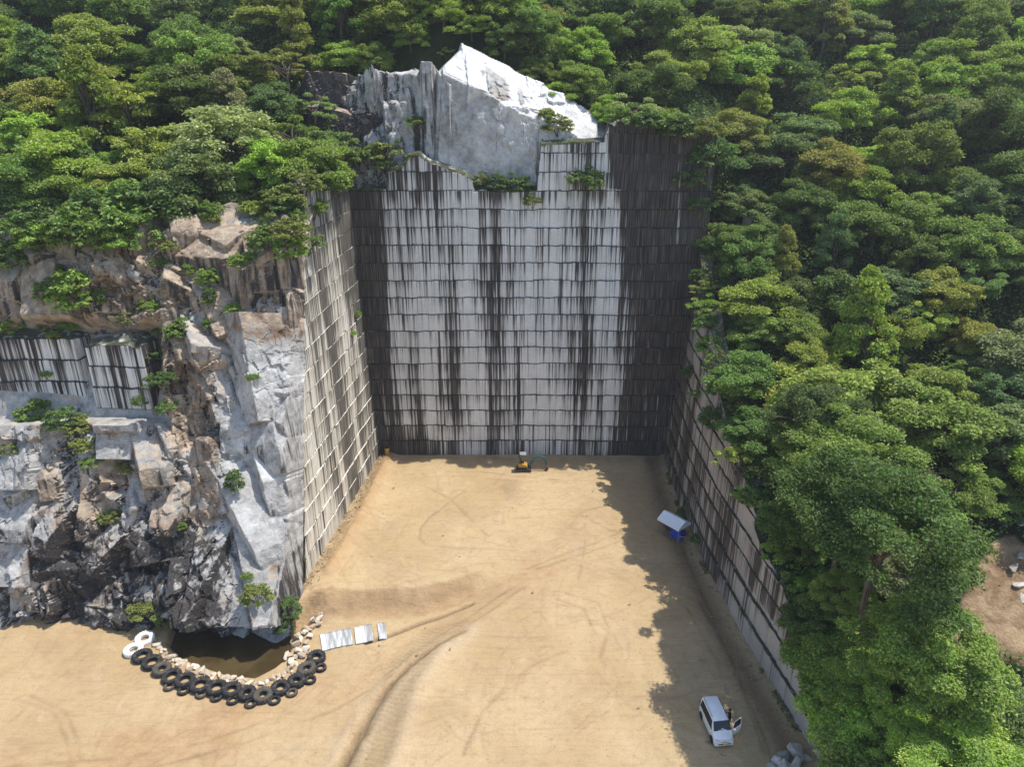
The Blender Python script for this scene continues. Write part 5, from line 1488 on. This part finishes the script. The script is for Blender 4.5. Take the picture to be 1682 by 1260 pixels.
# pale sawn slabs dumped beyond the bare slope
for i, (px, py, w_, lab) in enumerate([(1678, 862, 2.2, "longest white granite slab at the photo's right edge"), (1676, 918, 1.3, "white granite slab just under the longest slab at the right edge"), (1664, 938, 1.2, "dusty pale slab lying flat in the weeds above the bare slope's edge"), (1672, 966, 1.4, "tilted white slab lowest but one beside the bare slope"), (1680, 990, 1.1, "white granite slab lowest of the dumped slabs at right edge"), (1628, 832, 1.5, "pale slab in the shrubs at the top of the bare slope"), (1648, 868, .9, "small grey slab in leaves at the top of the bare slope"), (1527, 738, 1.0, "lone white stone among the crowns of the right slope")]):
    p = on_hill(px, py)
    o = link("stone_slab", stone_mesh("slab", (w_, w_ * .55, .3), 130 + i, M['stone_grey'], 14, 1.0))
    o.location = p + Vector((0, 0, .35)); o.rotation_euler = (rng.uniform(-.35, .1), rng.uniform(-.3, .3), rng.uniform(.6, 1.8))
    tag(o, lab, 'stone slab', 'dumped granite slabs')

# ---- corrugated sheets
def sheet_mesh(w, l, seed):
    r = np.random.RandomState(seed)
    nx, ny = 61, 9
    x = np.linspace(-w / 2, w / 2, nx); y = np.linspace(-l / 2, l / 2, ny)
    X_, Y_ = np.meshgrid(x, y)
    Z_ = .040 * np.cos(X_ / w * 2 * math.pi * 6) + .03 * (Y_ / l) ** 2 * r.uniform(-1, 1) + .015 * X_ * r.uniform(-1, 1)
    V = np.stack([X_, Y_, Z_], -1).reshape(-1, 3); F_ = grid_faces(ny, nx)
    n = len(V)
    bx = np.concatenate([V, V - (0, 0, .006)])
    border = [(i, i + 1) for i in range(nx - 1)] + [((ny - 1) * nx + i + 1, (ny - 1) * nx + i) for i in range(nx - 1)] + [((j + 1) * nx, j * nx) for j in range(ny - 1)] + [(j * nx + nx - 1, (j + 1) * nx + nx - 1) for j in range(ny - 1)]
    Fb = np.array([(a, a + n, b + n, b) for a, b in border])
    return np_mesh("sheet", bx, np.concatenate([F_, F_[:, ::-1] + n, Fb]), [M['zinc']], True)
SHEETS = [((1136, 196), (1152, 296), 'first'), ((1164, 188), (1182, 290), 'second'), ((1200, 178), (1216, 284), 'third'), ((1232, 170), (1248, 276), 'fourth'), ((1262, 166), (1280, 272), 'fifth'), ((1318, 158), (1330, 266), 'sixth'), ((1344, 150), (1358, 260), 'seventh'), ((1370, 142), (1390, 254), 'eighth'), ((1432, 132), (1448, 248), 'ninth'), ((1450, 130), (1464, 246), 'tenth')]
for i, (a, b, w) in enumerate(SHEETS):
    p, q = ground_at(*zz(*a)), ground_at(*zz(*b))
    d = (p - q); l = d.length
    o = link("metal_sheet", sheet_mesh(.62 if i < 8 else .40, max(1.7, min(2.2, l)), 160 + i))
    c = (p + q) * .5
    o.location = Vector((c.x, c.y, max(p.z, q.z, floor_at(c.x, c.y)) + .07 + .018 * (i % 3)))
    o.rotation_euler = (math.atan2(p.z - q.z, math.hypot(d.x, d.y)) * .6, rng.uniform(-.02, .02), math.atan2(d.y, d.x) - math.pi / 2)
    where = "in the wide stack beside the stone heap" if i < 5 else "in the middle stack of three" if i < 8 else "in the separate narrow pair"
    tag(o, "corrugated metal sheet, %s from left, %s" % (w, where), 'metal sheet', 'corrugated metal sheets')

# ---- kei van with its door open
def build_van():
    f1, f2 = ground_at(1171, 1232), ground_at(1207, 1229)
    r1 = on_z(1160, 1158, 1.65 + f1.z); r2 = on_z(1184, 1156, 1.65 + f1.z)
    fm, rm = (f1 + f2) * .5, (r1 + r2) * .5
    d = Vector((fm.x - rm.x, fm.y - rm.y, 0)).normalized()
    c = fm - d * 1.70
    z = floor_at(c.x, c.y)
    v = empty("van", (c.x, c.y, z), math.atan2(d.y, d.x) - math.pi / 2)      # local +Y = front
    hw = .735
    def ring(y, wl, wb, zb, wr, zt, z0=.22):
        h = [(wl * .97, z0), (wl, z0 + .16), (wb, zb), (wr, zt - .07), (wr - .07, zt), (wr * .4, zt + .02)]
        return [(-a, y, b) for a, b in h] + [(a, y, b) for a, b in h[::-1]]
    secs = [ring(1.70, .60, .58, .55, .50, .68, .26), ring(1.66, .70, .68, .62, .60, .82, .23), ring(1.50, hw, .72, .70, .65, .92), ring(1.22, hw, .73, .78, .68, 1.00),
            ring(1.10, hw, .73, .90, .68, 1.07), ring(.62, hw, .73, .95, .62, 1.60), ring(.40, hw, .73, .95, .61, 1.655), ring(-.6, hw, .73, .96, .61, 1.69), ring(-1.35, hw, .73, .96, .61, 1.67),
            ring(-1.60, hw, .72, .96, .60, 1.60), ring(-1.70, .70, .68, .94, .57, 1.45)]
    mb = MB().loft(secs)
    body = mb.build("body", M['white_paint'], v, True)
    bv = body.modifiers.new("es", 'EDGE_SPLIT'); bv.split_angle = math.radians(38)
    def quad(name, pts, mat, th=.012, parent=v):
        mb = MB(); n = (Vector(pts[1]) - Vector(pts[0])).cross(Vector(pts[2]) - Vector(pts[0])).normalized()
        mb.poly_prism([Vector(p) + n * .004 for p in pts], n * th)
        return mb.build(name, mat, parent)
    quad("windshield", [(-.66, 1.09, 1.075), (.66, 1.09, 1.075), (.585, .66, 1.575), (-.585, .66, 1.575)][::-1], M['glass'])
    # paper lying against the lower edge of the glass
    tg = quad("paper_note", [(-.02, 1.055, 1.135), (.14, 1.045, 1.155), (.02, .985, 1.215), (-.13, 1.02, 1.18)][::-1], M['lamp'], .006)
    tg.location = (0, .03, .022)
    for sx in (-1, 1):
        pts = [(sx * .735, .85, .985), (sx * .735, -1.45, .99), (sx * .637, -1.38, 1.58), (sx * .64, .56, 1.57)]
        if sx > 0: pts = pts[::-1]
        quad("side_window", pts, M['glass'])
        for yy, zz_ in ((.02, 1), (-.78, 1)):
            pl_ = [(sx * .742, yy + .03, .985), (sx * .742, yy - .03, .985), (sx * .648, yy - .03, 1.575), (sx * .648, yy + .03, 1.575)]
            if sx > 0: pl_ = pl_[::-1]
            quad("pillar", pl_, M['black'], .02)
        MB().tube([(sx * .56, .36, 1.685), (sx * .565, -.5, 1.715), (sx * .555, -1.4, 1.69)], .018, 6).build("roof_rail", M['black'], v)
        MB().box((sx * .54, 1.585, .77), (.27, .16, .13), Matrix.Rotation(-sx * .25, 4, 'Z'), .035).build("headlight", M['lamp'], v, True)
        MB().box((sx * .70, -1.66, .95), (.09, .07, .45), None, .02).build("tail_lamp", M['rust'], v)
        for yw in (1.08, -1.10):
            wr = Matrix.Translation((sx * .67, yw, .27)) @ Matrix.Rotation(math.pi / 2, 4, 'Y')
            t_ = MB().lathe([(.17, .07), (.25, .085), (.275, .05), (.275, -.05), (.25, -.085), (.17, -.07)], 22, wr, True).build("wheel", M['tyre'], v, True)
            MB().lathe([(.02, .06), (.15, .05), (.175, .075), (.175, -.06), (.02, -.06)], 16, wr, True).build("rim", M['chrome'], t_)
            MB().lathe([(.0, .045), (.31, .045), (.31, -.02), (.0, -.02)], 20, Matrix.Translation((sx * .715, yw, .30)) @ Matrix.Rotation(math.pi / 2, 4, 'Y')).build("wheel_arch", M['black'], v)
    quad("rear_window", [(.60, -1.69, 1.02), (-.60, -1.69, 1.02), (-.54, -1.655, 1.50), (.54, -1.655, 1.50)][::-1], M['glass'])
    MB().box((0, 1.655, .40), (.95, .10, .11), None, .02).build("lower_grille", M['black'], v)
    MB().box((0, 1.70, .60), (.52, .03, .035), None, .008).build("upper_grille", M['black'], v)
    MB().box((0, 1.685, .775), (.11, .03, .05), None, .01).build("badge", M['chrome'], v)
    MB().box((-.05, 1.715, .40), (.33, .012, .165), None, .004).build("licence_plate", M['plate'], v)
    MB().tube([(-.02, 1.12, 1.10), (.30, 1.07, 1.13)], .008, 5).build("wiper", M['black'], v)
    MB().box((.85, .95, 1.02), (.14, .09, .15), None, .03).build("mirror", M['white_paint'], v, True)
    # doorway and the open front door on the van's left side; seen from the front that is to the right
    s = -1
    if True:
        quad("doorway", [(s * .742, .95, .34), (s * .742, .0, .34), (s * .742, .0, .96), (s * .742, .95, .96)], M['black'], .012)  # flat black sheet painted as the shaded interior behind the opening
        door = empty("door", (s * .75, 1.0, 0), math.radians(-64)); door.parent = v
        # the door panel runs back from its hinge
        pm = MB(); pm.box((0, -.50, .62), (.07, 1.0, .66), None, .03); dp = pm.build("door_panel", M['white_paint'], door, True)
        fm_ = MB()
        fm_.tube([(0, -.06, .95), (.05, -.30, 1.52), (.06, -.92, 1.56)], .025, 6); fm_.tube([(0, -.97, .95), (.03, -.97, 1.3), (.06, -.95, 1.56)], .028, 6)
        fm_.build("window_frame", M['white_paint'], door)
        quad("door_window", [(0, -.10, .95), (0, -.96, .95), (.055, -.94, 1.53), (.045, -.32, 1.50)], M['glass'], .008, door)
        MB().box((-.14, -.14, 1.02), (.2, .10, .15), None, .03).build("mirror", M['white_paint'], door, True)
        MB().box((.05, -.5, .62), (.03, .85, .5), None, .02).build("inner_panel", M['black'], door, True)
    tag(v, "small white van parked by the right wall with its front door open", "van")
    return v, d
van, vdir = build_van()

# ---- person in black by the open door
def build_person(loc, rz):
    bm = bmesh.new(); sk = bm.verts.layers.skin.verify()
    def V(p, r):
        v = bm.verts.new(p); v[sk].radius = (r, r * .85) if r > .07 else (r, r); return v
    def chain(a, pts):
        for p, r in pts:
            b = V(p, r); bm.edges.new((a, b)); a = b
        return a
    root = V((0, 0, .90), .145); root[sk].use_root = True
    chest = chain(root, [((0, .02, 1.08), .135), ((0, .05, 1.26), .165), ((0, .05, 1.40), .10)])
    chain(chest, [((0, .07, 1.48), .052), ((0, .10, 1.55), .085), ((0, .11, 1.64), .088), ((0, .11, 1.70), .06)])
    for sx in (-1, 1):
        chain(root, [((sx * .10, 0, .80), .10), ((sx * .11, .03, .48), .068), ((sx * .12, -.02, .10), .045), ((sx * .125, .10, .045), .042), ((sx * .13, .17, .035), .03)])
        sh = chain(chest, [((sx * .17, .05, 1.38), .062)])
        hand = chain(sh, [((sx * .25, .10, 1.14), .046), ((sx * .21, .32, 1.02), .036), ((sx * .19, .38, 1.01), .030)])
        for k, (fx, ln) in enumerate(((-.030, .070), (-.010, .082), (.010, .078), (.030, .060))):
            chain(hand, [((sx * .19 + fx, .415, 1.005), .010), ((sx * .19 + fx, .415 + ln * .6, .995), .009), ((sx * .19 + fx, .415 + ln, .975), .008)])
        chain(hand, [((sx * .19 - sx * .045, .40, 1.015), .011), ((sx * .19 - sx * .055, .43, 1.01), .009)])
    me = bpy.data.meshes.new("person"); bm.to_mesh(me); bm.free()
    tmp = bpy.data.objects.new("tmp", me); COL.objects.link(tmp)
    tmp.modifiers.new("skin", 'SKIN').use_smooth_shade = True
    tmp.modifiers.new("sub", 'SUBSURF').levels = 1; tmp.modifiers["sub"].render_levels = 1
    ev = bpy.data.meshes.new_from_object(tmp.evaluated_get(bpy.context.evaluated_depsgraph_get()))
    bpy.data.objects.remove(tmp)
    ev.materials.clear(); ev.materials.append(M['cloth_black']); ev.materials.append(M['skin'])
    for p in ev.polygons:
        c = p.center; p.use_smooth = True
        p.material_index = 1 if (c.z > 1.47 or (c.y > .335 and c.z > .8)) else 0
    o = link("person", ev); o.location = loc; o.rotation_euler = (0, 0, rz)
    hb = MB()
    bmesh.ops.create_uvsphere(hb.bm, u_segments=14, v_segments=9, radius=.118, matrix=Matrix.Translation((0, .085, 1.655)) @ Matrix.Diagonal((.92, 1.05, 1.0, 1)))
    bmesh.ops.delete(hb.bm, geom=[v for v in hb.bm.verts if v.co.y > .15 and v.co.z < 1.68], context='VERTS')
    hb.build("hair", M['hair'], o, True)
    for sx in (-1, 1):
        MB().box((sx * .032, .193, 1.615), (.022, .012, .010), None, .003).build("eye", M['hair'], o)
        MB().box((sx * .088, .105, 1.605), (.018, .04, .06), None, .008).build("ear", M['skin'], o, True)
    MB().box((0, .200, 1.585), (.022, .03, .045), None, .008).build("nose", M['skin'], o, True)
    MB().box((0, .192, 1.545), (.05, .012, .012), None, .004).build("mouth", M['rust'], o)
    tag(o, "person in black clothes standing behind the van's open door, facing the seats", "person")
    return o
hp = on_z(1198, 1169, 1.55)
pz = floor_at(hp.x, hp.y)
hp = on_z(1198, 1169, 1.55 + pz)
build_person((hp.x + .12, hp.y, pz), math.radians(70))

# ---- mini excavator
def build_excavator():
    a, b = ground_at(849, 772), ground_at(872, 772)
    p = (a + b) * .5; z = floor_at(p.x, p.y) + .01
    e = empty("mini_excavator", (p.x, p.y - .15, z), 0.0)
    # local x along the boom
    for sy in (-1, 1):
        t_ = MB()
        prof = []
        for k in range(24):
            a_ = 2 * math.pi * k / 24
            cx = .72 if math.cos(a_) > 0 else -.72
            prof.append((cx + .19 * math.cos(a_), sy * .42 - .13, .20 + .19 * math.sin(a_)))
        t_.poly_prism(prof, (0, .26, 0))
        for k in range(26):
            x_ = -.86 + k * .069
            t_.box((x_, sy * .42, .40), (.03, .26, .03)); t_.box((x_, sy * .42, .008), (.03, .26, .02))
        tr = t_.build("track", M['rubber_track'], e)
        wm = MB()
        for x_ in (-.72, -.36, 0, .36, .72):
            wm.lathe([(.0, .02), (.11 if abs(x_) < .7 else .14, .02), (.11 if abs(x_) < .7 else .14, -.02), (0, -.02)], 14, Matrix.Translation((x_, sy * .42 - .14, .20 if abs(x_) > .7 else .13)) @ Matrix.Rotation(math.pi / 2, 4, 'X'))
        wm.build("track_wheel", M['rust'], tr)
    MB().box((0, 0, .34), (1.0, .62, .16), None, .03).build("undercarriage", M['teal'], e)
    MB().box((-.05, 0, .50), (.5, .5, .14), None, .03).build("turntable", M['black'], e)
    MB().box((-.12, 0, .63), (1.18, .88, .16), None, .05).build("deck", M['teal'], e, True)
    hb = MB()
    hb.loft([[(-.72, -.44, .70), (-.72, .44, .70), (-.70, .44, 1.22), (-.70, -.44, 1.22)], [(-.35, -.45, .70), (-.35, .45, .70), (-.35, .45, 1.12), (-.35, -.45, 1.12)], [(.42, -.45, .70), (.42, .45, .70), (.40, .45, .84), (.40, -.45, .84)]])
    hb.build("engine_cover", M['yellow'], e)
    MB().box((-.18, .03, 1.16), (.42, .46, .12), None, .04).build("seat", M['black'], e, True)
    MB().box((-.40, .03, 1.40), (.12, .46, .46), None, .05).build("backrest", M['black'], e, True)
    for sy in (-.28, .28):
        MB().tube([(.20, sy, .8), (.22, sy, 1.30)], .02, 6).build("lever", M['chrome'], e)
    for sy in (-.38, .38):
        MB().tube([(-.60, sy, 1.15), (-.58, sy, 2.20), (-.3, sy, 2.34)], .035, 7).build("canopy_post", M['black'], e)
    MB().box((-.14, 0, 2.36), (.80, .80, .06), None, .03).build("canopy_roof", M['zinc_roof'], e, True)
    MB().box((.52, 0, .66), (.26, .22, .28), None, .03).build("boom_bracket", M['black'], e)
    bm_ = MB()
    pts = [(.58, .72), (1.02, 1.42), (1.42, 1.86), (1.95, 1.88), (2.42, 1.74)]
    th = [.10, .12, .15, .12, .085]
    for i in range(len(pts) - 1):
        (x0, z0), (x1, z1) = pts[i], pts[i + 1]
        n0 = Vector((-(z1 - z0), 0, x1 - x0)).normalized()
        bm_.loft([[(x0 + n0.x * s * th[i], y_, z0 + n0.z * s * th[i]) for s, y_ in ((-1, -.07), (-1, .07), (1, .07), (1, -.07))],
                  [(x1 + n0.x * s * th[i + 1], y_, z1 + n0.z * s * th[i + 1]) for s, y_ in ((-1, -.07), (-1, .07), (1, .07), (1, -.07))]])
    bm_.build("boom", M['teal'], e)
    MB().tube([(.80, 0, .80), (1.36, 0, 1.62)], .05, 8).tube([(1.0, 0, 1.10), (1.40, 0, 1.66)], .028, 8).build("boom_cylinder", M['black'], e)
    MB().tube([(1.55, 0, 2.06), (2.2, 0, 2.02), (2.56, 0, 1.82)], [.045, .04, .028], 8).build("arm_cylinder", M['teal'], e)
    am = MB()
    am.loft([[(2.34, y_, z_) for y_, z_ in ((-.06, 1.88), (.06, 1.88))] + [(2.58, y_, 1.86) for y_ in (.06, -.06)],
             [(2.50, y_, 1.2) for y_ in (-.055, .055)] + [(2.70, y_, 1.2) for y_ in (.055, -.055)],
             [(2.64, y_, .50) for y_ in (-.05, .05)] + [(2.76, y_, .50) for y_ in (.05, -.05)]])
    am.build("arm", M['teal'], e)
    MB().tube([(2.66, 0, 1.55), (2.80, 0, .75)], .035, 7).build("bucket_cylinder", M['black'], e)
    bk = MB()
    arc = [(2.72 + .30 * math.cos(t), .32 + .30 * math.sin(t)) for t in [math.radians(q) for q in range(80, -120, -25)]]
    bk.loft([[(x_, -.22, z_), (x_, .22, z_), (x_ - .03 * (x_ - 2.6), .22, z_ + .02), (x_ - .03 * (x_ - 2.6), -.22, z_ + .02)] for x_, z_ in arc])
    for y_ in (-.23, .21):
        bk.poly_prism([(x_, y_, z_) for x_, z_ in arc], (0, .02, 0))
    for k in range(4):
        bk.box((arc[-1][0] - .05, -.17 + k * .113, arc[-1][1] - .0), (.12, .04, .025), Matrix.Rotation(.3, 4, 'Y'))
    bk.build("bucket", M['rust'], e)
    bl = MB(); bl.box((-1.0, 0, .20), (.06, 1.05, .26), None, .02); bl.box((-.85, .3, .28), (.3, .08, .06)); bl.box((-.85, -.3, .28), (.3, .08, .06))
    bl.build("dozer_blade", M['teal'], e)
    tag(e, "small teal and yellow excavator standing at the foot of the far wall", "excavator")
build_excavator()

# ---- white canopy tent and the things below it
def build_tent():
    z = floor_at(17.5, 66)
    A, Bp = on_z(1091, 838, z + 2.55), on_z(1126, 857, z + 2.55)       # ridge ends
    d = (Bp - A); d.z = 0; L = d.length; d.normalize()
    c = (A + Bp) * .5
    t = empty("canopy_tent", (c.x, c.y, z), math.atan2(d.y, d.x))
    hl, hw, ze, zr = L / 2, 1.0, 1.95, 2.55
    m = MB()
    for s in (-1, 1):
        m.loft([[(-hl, 0, zr), (hl, 0, zr), (hl, 0, zr - .02), (-hl, 0, zr - .02)], [(-hl, s * hw * .5, (zr + ze) / 2 - .03), (hl, s * hw * .5, (zr + ze) / 2 - .03), (hl, s * hw * .5, (zr + ze) / 2 - .05), (-hl, s * hw * .5, (zr + ze) / 2 - .05)],
                [(-hl, s * hw, ze), (hl, s * hw, ze), (hl, s * hw, ze - .02), (-hl, s * hw, ze - .02)]])
        m.box((0, s * (hw + .01), ze - .12), (2 * hl, .015, .22))
    m.build("canopy", M['canopy'], t)
    for sx in (-1, 1):
        MB().poly_prism([(sx * hl, -hw, ze - .2), (sx * hl, hw, ze - .2), (sx * hl, hw, ze), (sx * hl, 0, zr), (sx * hl, -hw, ze)], (sx * .012, 0, 0)).build("gable", M['canopy'], t)
        for sy in (-1, 1):
            MB().tube([(sx * (hl - .05), sy * (hw - .05), 0), (sx * (hl - .05), sy * (hw - .05), ze)], .028, 7).build("leg", M['pipe'], t)
    tag(t, "white gabled canopy tent pitched close to the right wall", "tent")
    R = Matrix.Translation((c.x, c.y, z)) @ Matrix.Rotation(math.atan2(d.y, d.x), 4, 'Z')
    # blue sheet over a stack of gear
    g = 34
    X_, Y_ = np.meshgrid(np.linspace(-.75, .75, g), np.linspace(-.62, .62, g))
    H_ = np.minimum(1, np.minimum((.75 - np.abs(X_)) / .22, (.62 - np.abs(Y_)) / .22)) ** .6 * (.82 + .12 * fbm(X_ * 2, Y_ * 2, seed=3)) + .05 * fbm(X_ * 6, Y_ * 6, seed=4)
    vv = np.stack([X_, Y_, np.maximum(H_, .01)], -1).reshape(-1, 3)
    tp = link("tarpaulin", np_mesh("tarpaulin", vv, grid_faces(g, g), [M['tarp']], True))
    q = ground_at(1113, 884); tp.location = q + Vector((.12, .35, 0)); tp.rotation_euler = (0, 0, math.atan2(d.y, d.x))
    tag(tp, "bright blue tarpaulin bundled over gear under the tent's near end", "tarpaulin")
    # folding trestle in front
    q = ground_at(1120, 893)
    s = empty("trestle", (q.x + .05, q.y + .15, floor_at(q.x, q.y)), -.25)
    MB().box((0, 0, .72), (.75, .12, .05), None, .01).build("top_board", M['wood'], s)
    for sx in (-1, 1):
        for sy in (-1, 1):
            MB().tube([(sx * .30, sy * .04, .70), (sx * .40, sy * .26, 0)], .022, 6).build("leg", M['pipe'], s)
    tag(s, "pale trestle standing at the near end of the tent beside the blue tarpaulin", "trestle")
    q = ground_at(1093, 869)
    b = empty("stool", (q.x + .1, q.y + .25, floor_at(q.x, q.y)), .5)
    MB().box((0, 0, .45), (.42, .36, .06), None, .02).build("seat", M['purple'], b)
    for sx in (-1, 1):
        for sy in (-1, 1): MB().tube([(sx * .16, sy * .14, .43), (sx * .19, sy * .17, 0)], .018, 6).build("leg", M['black'], b)
    tag(b, "violet seated stool under the front edge of the tent", "stool")
    q = ground_at(1098, 870)
    w = link("bag", stone_mesh("bag", (.55, .4, .5), 7, M['tarp'], 24, .2)); w.location = (q.x + .35, q.y + .3, floor_at(q.x, q.y) + .2)
    tag(w, "dark blue bag on the ground between the stool and the tarpaulin", "bag")
build_tent()

# ---- drum in the far left corner
q = ground_at(636, 756)
dr = empty("drum", (-15.9, 82.75, floor_at(-15.9, 82.75)), 0)
MB().lathe([(.02, 0), (.29, 0), (.30, .03), (.30, .28), (.315, .30), (.30, .32), (.30, .57), (.315, .59), (.30, .61), (.30, .86), (.28, .88), (.26, .86)], 26).build("barrel", M['yellow'], dr, True)
MB().lathe([(.0, .87), (.265, .87), (.265, .85), (0, .85)], 22).build("lid", M['black'], dr)
tag(dr, "orange yellow drum with a dark lid in the corner of the left and far walls", "drum")

# ---- dead branches by the pond and in the right crowns
def branch(pts, r, lab, seed):
    g = np.random.RandomState(seed); m = MB(); pts = [Vector(p) for p in pts]
    m.tube(pts, [r * (1 - .6 * i / (len(pts) - 1)) for i in range(len(pts))], 6)
    for k in range(7):
        a = pts[g.randint(0, len(pts) - 1)].lerp(pts[-1], g.uniform(.1, .8)); d = (pts[-1] - pts[0]).normalized() * g.uniform(.2, .7)
        m.tube([a, a + d + Vector(g.normal(size=3) * .35)], [r * .4, r * .12], 5)
    o = m.build("dead_branch", M['stick']); tag(o, lab, "branch")
a, b = ground_at(470, 1062), ground_at(500, 1042)
branch([a + Vector((0, 0, .1)), (a + b) * .5 + Vector((0, 0, .35)), b + Vector((0, 0, .35))], .06, "bare driftwood branch lying across the pond's right corner", 3)
a, b = ground_at(505, 1030), ground_at(535, 1006)
branch([a + Vector((0, 0, .2)), (a + b) * .5 + Vector((0, 0, .7)), b + Vector((0, 0, .5))], .05, "thin bare branch leaning on the heap of tan stones", 4)
for px, py, l, lab in [(1445, 770, 3.0, "bleached dead branch in the crowns above the middle of right slope"), (1490, 790, 2.6, "grey dead branch among the leaves to the right of the bleached one")]:
    p = on_hill(px, py); r_ = ray(px, py); n_ = Vector((0, 0, CAM_H)) - p; n_.normalize()
    q = p + n_ * 8.0
    branch([q, q + Vector((l * .35, .3, .1 * l)), q + Vector((l * .8, .2, .32 * l))], .055, lab, int(px))

# ---- loose stones along the walls and the toe of the cliff (uncountable)
n = 3800
g = np.random.RandomState(5)
pts = []
for i in range(n):
    r = g.rand()
    if r < .42: y = g.uniform(38, 82); x = float(wall_base_x(RIGHT_PATH, y)) - abs(g.normal(0, 1.3)) - .15
    elif r < .75: y = g.uniform(57, 82.5); x = float(wall_base_x(LEFT_PATH, y)) + abs(g.normal(0, .7)) + .1
    elif r < .88: x = g.uniform(-15, 18); y = g.uniform(37, 80)
    else: x = g.uniform(-48, -30); y = 54 - (x + 30) * .10 - abs(g.normal(0, 1.0)) - .2
    pts.append((x, y))
P_ = np.array(pts); Z_ = floor_z(P_[:, 0], P_[:, 1])
bmv, bmf = [], []
base = [stone_mesh("chip_%d" % i, (1, .8, .6), 300 + i, M['stone_grey'], 10, .4) for i in range(4)]
base = [(np.array([v.co for v in m_.vertices]), [tuple(p.vertices) for p in m_.polygons]) for m_ in base]
off = 0; tri = []
for (x, y), z in zip(pts, Z_):
    v, f = base[g.randint(0, 4)]
    s_ = g.uniform(.04, .15) * (2.6 if g.rand() < .07 else 1); a_ = g.uniform(0, 6.28)
    R_ = np.array([[math.cos(a_), -math.sin(a_), 0], [math.sin(a_), math.cos(a_), 0], [0, 0, 1]])
    bmv.append(v @ R_.T * s_ + (x, y, z + s_ * .15))
    for fc in f:
        for k in range(1, len(fc) - 1): tri.append((fc[0] + off, fc[k] + off, fc[k + 1] + off))
    off += len(v)
lo = link("gravel", np_mesh("gravel", np.concatenate(bmv), np.array(tri), [M['chips']]))
tag(lo, kind='stuff')

# ------------------------------------------------------------------ thin haze over the valley, added to lift the forest's dark gaps
hz = NT("valley_haze")
vp = hz.n('ShaderNodeVolumePrincipled')
vp.inputs['Color'].default_value = (.93, .96, 1.0, 1); vp.inputs['Density'].default_value = 0.0003; vp.inputs['Anisotropy'].default_value = 0.2
hz.t.links.new(vp.outputs[0], hz.out.inputs['Volume'])
mb = MB(); mb.box((0, 72, 48), (312, 278, 108))
ho = mb.build("haze", hz.m); tag(ho, kind='stuff')
